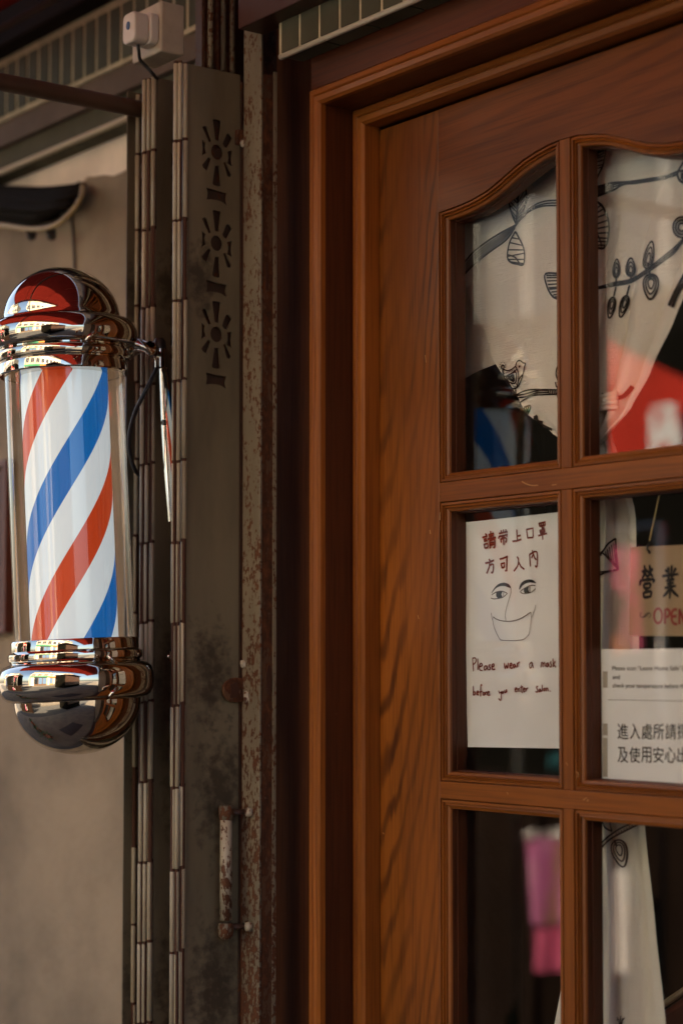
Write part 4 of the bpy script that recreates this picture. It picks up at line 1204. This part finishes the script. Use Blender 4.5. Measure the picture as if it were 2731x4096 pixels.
# ---- socket box, plug and cord
SY = -.215
p0, p1 = onY(530, 60, SY), onY(644, 60, SY)
zt, zb = onY(638, 3, SY).z, onY(643, 204, SY).z
sb = thing('socket_box', ((p0.x + p1.x) / 2, SY, zb), 'yellowed white wall socket box above the gate', 'socket')
MB().box(p0.x, p1.x, SY, SY + .040, zb, zt).build('back_box', M_SOCKET, sb, bevel=.003)
p = onY(622, 105, SY); MB().lathe([(0, 0), (.0042, 0), (.0035, .0015), (0, .002)], 12).build('screw', M_RUST, sb, loc=Vector((p.x, SY - .001, p.z)) - sb.location).rotation_euler = (R(90), 0, 0)
plg = thing('mains_plug', onY(570, 140, SY - .02), 'white plug with blue dot and dangling black cord', 'plug')
def rr(cx_, cz_, w, h, r, n=5):
    out = []
    for sx, sz, a0_ in ((1,1,0),(-1,1,90),(-1,-1,180),(1,-1,270)):
        for k in range(n + 1):
            a = R(a0_ + 90 * k / n); out.append((cx_ + sx * (w/2 - r) + r * math.cos(a), cz_ + sz * (h/2 - r) + r * math.sin(a)))
    return out
pc = onY(560, 125, SY - .034)
pcb = onY(585, 122, SY - .010)
MB().prism(rr(pcb.x, pcb.z, .040, .046, .010), SY - .014, SY - .0005).build('plug_base', M_WHITEPLASTIC, plg, bevel=.002)
MB().prism(rr(pcb.x - .002, pcb.z - .001, .034, .044, .009), SY - .038, SY - .0145).build('plug_cap', M_WHITEPLASTIC, plg, bevel=.003)
MB().prism([(pcb.x - .002 + .0045 * math.cos(k * math.pi / 8), pcb.z + .002 + .006 * math.sin(k * math.pi / 8)) for k in range(16)], SY - .0392, SY - .0378).build('blue_dot', M_BLUE, plg)
MB().tube(smooth_path([(pcb.x, SY - .024, pcb.z - .02), onY(556, 205, SY - .02), onY(562, 240, SY - .012), onY(590, 270, SY), onY(615, 300, SY + .01), onY(640, 330, SY + .03)], 5), .0026, 8).build('plug_cord', M_BLACK, plg, smooth=True)

# ---- pipe arm sticking out over the pavement
a = onX(537, 432, -.60)
tag(MB().tube([(-.60, -.19, a.z), (-.60, -1.45, a.z)], .0125, 16).build('awning_arm', M_BROWNPIPE, auto=R(40)), 'brown painted pipe arm projecting from the gate towards the street', 'pipe')

# ================================================================== STREET SIDE (what the chrome and the glass mirror)
M_RED = cloth('red_canvas', (.22,.020,.013), .3, 200)
aw = thing('shop_awning', (-1, -.8, 2.5), 'red canvas awning over the shopfront pavement', 'awning')
AZ0, AZ1, AY0, AY1 = 2.78, 2.60, -.17, -1.60
mb = MB(); nx, ny = 64, 8
for j in range(ny + 1):
    for i in range(nx + 1):
        x = -2.0 + 7.0 * i / nx; v_ = j / ny
        mb.v.append((x, AY0 + (AY1 - AY0) * v_, AZ0 + (AZ1 - AZ0) * v_ - .03 * math.sin(math.pi * v_) * (1 - abs(math.sin(x * math.pi / .9))) ))
for j in range(ny):
    for i in range(nx):
        q = j * (nx + 1) + i; mb.f.append((q, q+1, q+nx+2, q+nx+1)); mb.m.append(0)
mb.build('canvas', M_RED, aw, smooth=True)
MB().add([(-2, AY1, AZ1), (5, AY1, AZ1), (5, AY1 - .02, AZ1 - .09), (-2, AY1 - .02, AZ1 - .09)], [(0, 1, 2, 3)]).build('valance', M_RED, aw)
for i in range(8):
    x = -1.95 + .96 * i
    MB().tube([(x, AY0, AZ0 - .012), (x, AY1, AZ1 - .012)], .008, 8).build('rib', mat('rib_red', (.45,.14,.09), .6) if i == 0 else bpy.data.materials['rib_red'], aw, smooth=True)
MB().tube([(-2, AY1, AZ1 - .01), (5, AY1, AZ1 - .01)], .014, 10).build('front_bar', M_WHITEPLASTIC, aw, smooth=True)

def facade(x0, x1, yf, h, col, storeys, lab, shopcol):
    b = thing('shophouse', ((x0 + x1) / 2, yf, 0), lab, 'building', 'shophouses across the street')
    wm = plaster('render_' + lab.split()[0], col, 1.2, .85)
    MB().box(x0, x1, yf - 6, yf - .25, 0, h).build('body', wm, b)
    w = x1 - x0
    # ground floor: piers, shopfront, fascia
    for xx in (x0, x1 - .35): MB().box(xx, xx + .35, yf - .249, yf, 0, 3.0).build('pier', wm, b)
    MB().box(x0, x1, yf - .249, yf + .05, 3.0, 3.55).build('signboard', mat('fascia_' + lab.split()[0], shopcol, .4), b)
    n = 4; pw = (w - .7) / n
    for k in range(n):
        xx = x0 + .35 + k * pw
        f_ = MB().box(xx + .02, xx + pw - .02, yf - .20, yf - .14, .05, 2.95).build('shop_window', random.choice(FRAMES), b, bevel=.005)
        MB().box(xx + .10, xx + pw - .10, yf - .139, yf - .13, .5, 2.75).build('window_pane', random.choice(PANES), f_)
    for s_ in range(storeys):
        z = 4.1 + s_ * 2.9
        if z + 1.7 > h: break
        MB().box(x0, x1, yf - .249, yf + (.08), z - .55, z - .35).build('string_course', wm, b)
        for k in range(3):
            xx = x0 + w * (k + .5) / 3 - .55
            MB().box(xx - .35, xx - .001, yf - .249, yf - .02, z - .349, min(h, z + 1.9)).build('wall_strip', wm, b)
            f_ = MB().box(xx, xx + 1.1, yf - .248, yf - .12, z, z + 1.5).build('window', M_WHITEPLASTIC, b)
            MB().box(xx + .06, xx + .52, yf - .119, yf - .11, z + .06, z + 1.44).build('window_pane', PANES[0], f_)
            MB().box(xx + .58, xx + 1.04, yf - .119, yf - .11, z + .06, z + 1.44).build('window_pane', PANES[0], f_)
    MB().box(x0 - .05, x1 + .05, yf - .4, yf + .12, h, h + .25).build('parapet', wm, b)
FRAMES = [mat('frame_white', (.7,.68,.62), .4), mat('frame_brown', (.16,.09,.05), .4), mat('frame_ochre', (.55,.28,.08), .4), mat('frame_grey', (.3,.3,.3), .4)]
PANES = [mat('pane_dark', (.02,.025,.03), .05), mat('pane_goods_pale', (.55,.50,.42), .2), mat('pane_goods_warm', (.50,.25,.10), .2), mat('pane_goods_blue', (.12,.2,.32), .2)]
bx = -28.2
SPEC = [(5.2,(.62,.56,.45),7.6,'cream two-storey shophouse with blue signboard',(.05,.14,.40)),(4.4,(.55,.33,.28),7.2,'pink two-storey shophouse with white signboard',(.7,.68,.62)),(5.6,(.66,.63,.56),7.9,'white two-storey shophouse with red signboard',(.5,.04,.03)),
        (4.8,(.47,.45,.36),7.0,'green-grey two-storey shophouse with yellow signboard',(.62,.42,.06)),(5.2,(.64,.52,.36),7.6,'sand-coloured two-storey shophouse with green signboard',(.04,.22,.10)),(5.0,(.58,.57,.55),7.3,'grey two-storey shophouse with orange signboard',(.62,.2,.04)),(5.4,(.6,.5,.4),7.5,'tan two-storey shophouse with black signboard',(.03,.03,.03))]
for w, c_, h, lab, sc_ in SPEC:
    if -8.6 < bx < -4: bx = -2.6
    facade(bx, bx + w, -9.4, h, c_, 1, lab, sc_); bx += w + .02

# red banner and pink goods reflected in the panes
def mirror(px, py, Y, Yg=.030):
    """point on plane Y in front of the glass that pixel (px, py) sees mirrored in the pane"""
    return onY(px, py, 2 * Yg - Y).xz
YB = -3.7
q = [mirror(*p, YB) for p in ((2375, 1330), (3000, 1660), (3000, 1885), (2420, 1900))]
ban = thing('red_banner', (sum(p.x for p in q) / 4, YB, 0), 'red street banner with a white printed block hung between two posts', 'banner')
mb = MB(); n = 12
for j in range(n + 1):
    for i in range(n + 1):
        u_, v_ = i / n, j / n
        p = q[0].lerp(q[1], u_).lerp(q[3].lerp(q[2], u_), v_)
        mb.v.append((p.x, YB + .015 * math.sin(u_ * 9), p.y))
for j in range(n):
    for i in range(n):
        k = j * (n + 1) + i; mb.f.append((k, k+1, k+n+2, k+n+1)); mb.m.append(0)
mb.build('banner_cloth', cloth('banner_red', (.70,.05,.028), .15, 200), ban, smooth=True)
w0, w1 = mirror(2610, 1625, YB), mirror(2740, 1810, YB)
M_BLOCK = mat('white_block_print', (.75,.72,.68), .7); t = NT(M_BLOCK)
t.l(t.ramp(t.noise(t.coords((1,1,1), rnd=False), 20, 3, .6), [(.38,(.60,.05,.03)),(.50,(.85,.82,.78))]), t.b.inputs['Base Color'])
MB().box(w0.x, w1.x, YB + .020, YB + .024, w1.y, w0.y).build('printed_block', M_BLOCK, ban)
for p in (q[0], q[1]):
    MB().tube([(p.x, YB, -.12), (p.x, YB, p.y + .1)], .02, 10).build('post', M_WHITEPLASTIC, ban, smooth=True)
M_PINK = cloth('pink_cloth', (.72,.13,.24), .15, 300); M_PINK2 = cloth('magenta_cloth', (.66,.07,.34), .15, 300); M_PALE = cloth('pale_cloth', (.74,.66,.60), .15, 300)
t = NT(M_PINK2); t.l(t.ramp(t.noise(t.coords((14,14,2.5)), 1, 3), [(.38,(.36,.17,.12)),(.52,(.62,.16,.36)),(.64,(.70,.30,.42))]), t.b.inputs['Base Color'])
M_TEAL = cloth('teal_cloth', (.12,.36,.38), .3, 300); M_ORANGE = cloth('orange_cloth', (.7,.28,.06), .3, 300)
def garment(name, quad, m, lab, Y):
    qq = [mirror(*p, Y) for p in quad]; mb = MB(); n = 8
    for j in range(n + 1):
        for i in range(n + 1):
            u_, v_ = i / n, j / n
            p = qq[0].lerp(qq[1], u_).lerp(qq[3].lerp(qq[2], u_), v_)
            mb.v.append((p.x, Y + .02 * math.sin(u_ * 8 + v_), p.y))
    for j in range(n):
        for i in range(n):
            k = j * (n + 1) + i; mb.f.append((k, k+1, k+n+2, k+n+1)); mb.m.append(0)
    tag(mb.build(name, m, smooth=True), lab, 'garment', 'clothes hanging on the street rack')
YG = -3.4
garment('hanging_shirt', [(2450,2185),(2565,2195),(2560,2330),(2460,2330)], M_PINK, 'pink shirt hung highest on the street rack', YG)
garment('hanging_shirt', [(2445,2330),(2560,2335),(2565,2420),(2535,2420)], M_PINK, 'pink folded scarf below the pink shirt on the rack', YG - .03)
garment('hanging_shirt', [(2500,2430),(2570,2400),(2575,2600),(2480,2600)], M_PINK, 'pink skirt hung under the scarf on the rack', YG)
garment('hanging_shirt', [(2410,2540),(2490,2540),(2520,2610),(2400,2620)], M_ORANGE, 'orange cloth hung at the end of the rack', YG)
garment('hanging_dress', [(2400,3480),(2520,3480),(2520,3890),(2420,3890)], M_PALE, 'pale cream dress on the street rack', YG)
garment('hanging_dress', [(2203,3015),(2250,3005),(2250,3065),(2210,3075)], M_TEAL, 'teal cap cloth on the street rack', YG)
rk = mirror(2060, 2150, YG); rk2 = mirror(2640, 2150, YG)
rack = thing('clothes_rack', ((rk.x + rk2.x) / 2, YG, 0), 'steel clothes rack standing by the kerb', 'rack')
for x in (rk.x, rk2.x): MB().tube([(x, YG, -.12), (x, YG, rk.y)], .014, 10).build('leg', M_CHROME, rack, smooth=True)
MB().tube([(rk.x, YG, rk.y), (rk2.x, YG, rk.y)], .014, 10).build('rail', M_CHROME, rack, smooth=True)

# added dark volumes: lorry darkens the glass reflections, booth blocks light from the right
M_BACKDROP = plaster('backdrop_black', (.008,.007,.005), 3, .95)
M_BACKDROP.node_tree.nodes['Principled BSDF'].inputs['Specular IOR Level'].default_value = .03
M_TYRE = mat('tyre_rubber', (.015,.015,.015), .8); M_CAB = mat('lorry_paint', (.03,.05,.10), .3)
lor = thing('backdrop_lorry', (-6.1, -5.3, -.12), 'added off-view lorry with a near-black cover, darkening the glass reflections', 'lorry')
mb = MB()
for k in range(25):
    x = -8.2 + 4.9 * k / 24; dp = .025 * math.sin(k * 1.57)
    mb.v += [(x, -4.45 + dp, .75), (x, -4.45 + dp, 2.75), (x, -4.65 + dp, 3.0), (x, -6.15 - dp, 3.0), (x, -6.35 - dp, 2.75), (x, -6.35 - dp, .75)]
for k in range(24):
    for j in range(5):
        mb.f.append((k*6+j, k*6+j+1, k*6+7+j, k*6+6+j)); mb.m.append(0)
mb.f += [(5,4,3,2,1,0), tuple(24*6+j for j in range(6))]; mb.m += [0, 0]
mb.build('canvas_cover', M_BACKDROP, lor, smooth=False)
MB().box(-10.1, -3.3, -6.2, -4.6, .45, .70).build('chassis', M_DARKRUST, lor)
MB().prism([(-10.2, .5), (-8.4, .5), (-8.4, 2.5), (-9.5, 2.5), (-10.1, 1.55)], -6.3, -4.5).build('cab', M_CAB, lor, bevel=.05)
MB().box(-9.35, -8.6, -4.497, -4.485, 1.55, 2.3).build('cab_window', mat('lorry_glass', (.02,.025,.03), .05), lor)
for x in (-9.3, -4.6):
    for y in (-6.1, -4.55):
        w_ = MB().tube([(x, y - .12, .36), (x, y + .12, .36)], .48, 28).build('wheel', M_TYRE, lor, auto=R(40))
        MB().tube([(x, y - .13, .36), (x, y + .13, .36)], .25, 20).build('rim', M_DARKRUST, w_, auto=R(40))
tab = thing('backdrop_table', (-3.8, -3.75, -.12), 'added off-view table with dark cloth, darkening the lower pane reflections', 'table')  # added so the low panes mirror something dark
MB().box(-6.2, -2.2, -4.2, -3.5, .80, .84).build('tabletop', M_DARKBEAM, tab, bevel=.006)
mb = MB()
for k in range(81):
    x = -6.2 + 4.0 * k / 80; yy = -3.485 + .018 * math.sin(k * 1.1)
    mb.v += [(x, -3.485, .845), (x, yy, .5), (x, yy + .012 * math.sin(k * .7), -.11)]
for k in range(80):
    for j in range(2): mb.f.append((k*3+j, k*3+j+1, k*3+4+j, k*3+3+j)); mb.m.append(0)
mb.build('table_cloth', M_DARKBEAM, tab, smooth=True)
kio = thing('light_blocker', (3.2, -3.7, -.12), 'added unseen near-black booth at the kerb, blocking light from the right', 'light_blocker')  # added out of view to keep light off from the right
MB().box(1.9, 5.2, -4.6, -2.95, -.12, 2.5).build('cabin', M_BACKDROP, kio, bevel=.02)
MB().box(1.75, 5.35, -4.75, -2.7, 2.501, 2.58).build('roof', M_DARKRUST, kio, bevel=.01)
for k in range(14): MB().box(2.05, 5.05, -2.948, -2.93, .6 + .12 * k, .712 + .12 * k).build('shutter_slat', M_DARKRUST, kio, bevel=.004)
# things standing on the pavement
mt = thing('door_mat', (-.1, -.75, 0), 'dark rubber mat on the pavement before the door', 'mat')
MB().box(-.5, .3, -1.0, -.5, 0.0005, .014).build('mat', M_BLACK, mt, bevel=.004)
M_POT = mat('terracotta', (.33,.12,.06), .8); M_GREEN = mat('plant_green', (.05,.10,.03), .6)
def plant(x, y, h, lab):
    p = thing('potted_plant', (x, y, 0), lab, 'plant', 'potted plants on the pavement')
    MB().lathe([(0, .002), (.085, .002), (.11, .2), (.12, .2), (.12, .225), (.10, .225), (.095, .19), (0, .19)], 20, (x, y, 0)).build('pot', M_POT, p, auto=R(40))
    mb = MB()
    for k in range(60):
        a, e = random.uniform(0, 6.28), random.uniform(.2, 1.4); L_ = random.uniform(.4, 1) * h
        d = Vector((math.cos(a) * math.cos(e), math.sin(a) * math.cos(e), math.sin(e))); o = Vector((x, y, .19)) + d * L_ * random.uniform(.2, .7)
        sd_ = d.cross(Vector((0, 0, 1))).normalized() * .018
        mb.add([o, o + d * .05 + sd_, o + d * .13 - Vector((0, 0, .02)), o + d * .05 - sd_], [(0, 1, 2, 3)])
    mb.build('foliage', M_GREEN, p)
plant(-1.15, -.75, .45, 'tall leafy plant in a terracotta pot nearest the pole')
plant(-1.45, -1.1, .32, 'low leafy plant in a terracotta pot at the middle of the row')
plant(-1.8, -1.5, .38, 'bushy plant in a terracotta pot nearest the kerb')
# rolled red canvas above the fascia of the neighbouring shop
rc = onY(-10, -6, -.22)
rol = thing('rolled_canvas', (rc.x, -.22, rc.z), 'rolled dark red canvas above the fascia at the upper left corner', 'rolled awning')
MB().tube([(-5, -.22, rc.z + .012), (-.9, -.22, rc.z + .012)], .03, 16).build('roll', M_RED, rol, smooth=True)
MB().tube([(-5, -.12, onY(110, 58, -.12).z), (-.9, -.12, onY(110, 58, -.12).z)], .006, 8).build('roller_rail', M_BROWNPIPE, rol, smooth=True)
garment('hanging_dress', [(2105,3350),(2300,3340),(2310,3690),(2140,3700)], M_PINK2, 'magenta dress hung low below the clothes rack', YG + .05)
garment('hanging_dress', [(2105,3318),(2300,3312),(2300,3349),(2105,3351)], M_PALE, 'pale hanger cover above the magenta dress', YG + .06)
garment('hanging_dress', [(2140,3720),(2300,3690),(2300,3880),(2150,3890)], M_PINK, 'pale pink towel hung under the magenta dress', YG + .05)
# clips of the collars
for px, py, dz in ((388, 1378, 1), (452, 2640, -1), (455, 2768, 1)):
    c_ = L(px, py, -.34)
    r_ = math.hypot(c_.x, c_.y)
    Rr = .1035
    d_ = pole.rotation_quaternion.inverted() @ (-FWD)
    lat = Vector((c_.x, c_.y, 0)); out = Vector((d_.x, d_.y, 0)).normalized()
    base = lat + out * math.sqrt(max(0, Rr ** 2 - lat.length ** 2))
    base.z = c_.z
    tn = Vector((-base.y, base.x, 0)).normalized()
    MB().tube(smooth_path([base - tn * .006 + Vector((0,0,-.006*dz)), base + out * .004, base + tn * .006 + Vector((0,0,.005*dz))], 4), .0026, 8).build('collar_clip', M_CHROME, pole, smooth=True)

# small chips and scratches in the varnish
sc_m = mat('bare_scratched_wood', (.50,.27,.10), .7)
SCR_L = [([(2085,1925),(2100,1934),(2125,1942),(2150,1941)], .0011), ([(2205,1940),(2225,1938)], .0009), ([(1718,2120),(1721,2136)], .0016), ([(1670,2460),(1674,2476)], .0011),
         ([(1760,2048),(1758,2080)], .0012), ([(2026,3168),(2031,3178)], .0012), ([(2300,3085),(2312,3096),(2308,3110)], .0010), ([(2330,3200),(2345,3192)], .0010),
         ([(2345,3205),(2352,3199)], .0012), ([(1530,3330),(1535,3336)], .0014), ([(2262,3050),(2270,3062)], .0010), ([(1700,1420),(1703,1450)], .0008)]
mb = MB()
for pts_, w_ in SCR_L: mb.ribbon(smooth_path([onY(a, b, -.0006) for a, b in pts_], 3), w_)
tag(mb.build('varnish_scratches', sc_m, door), kind='stuff')
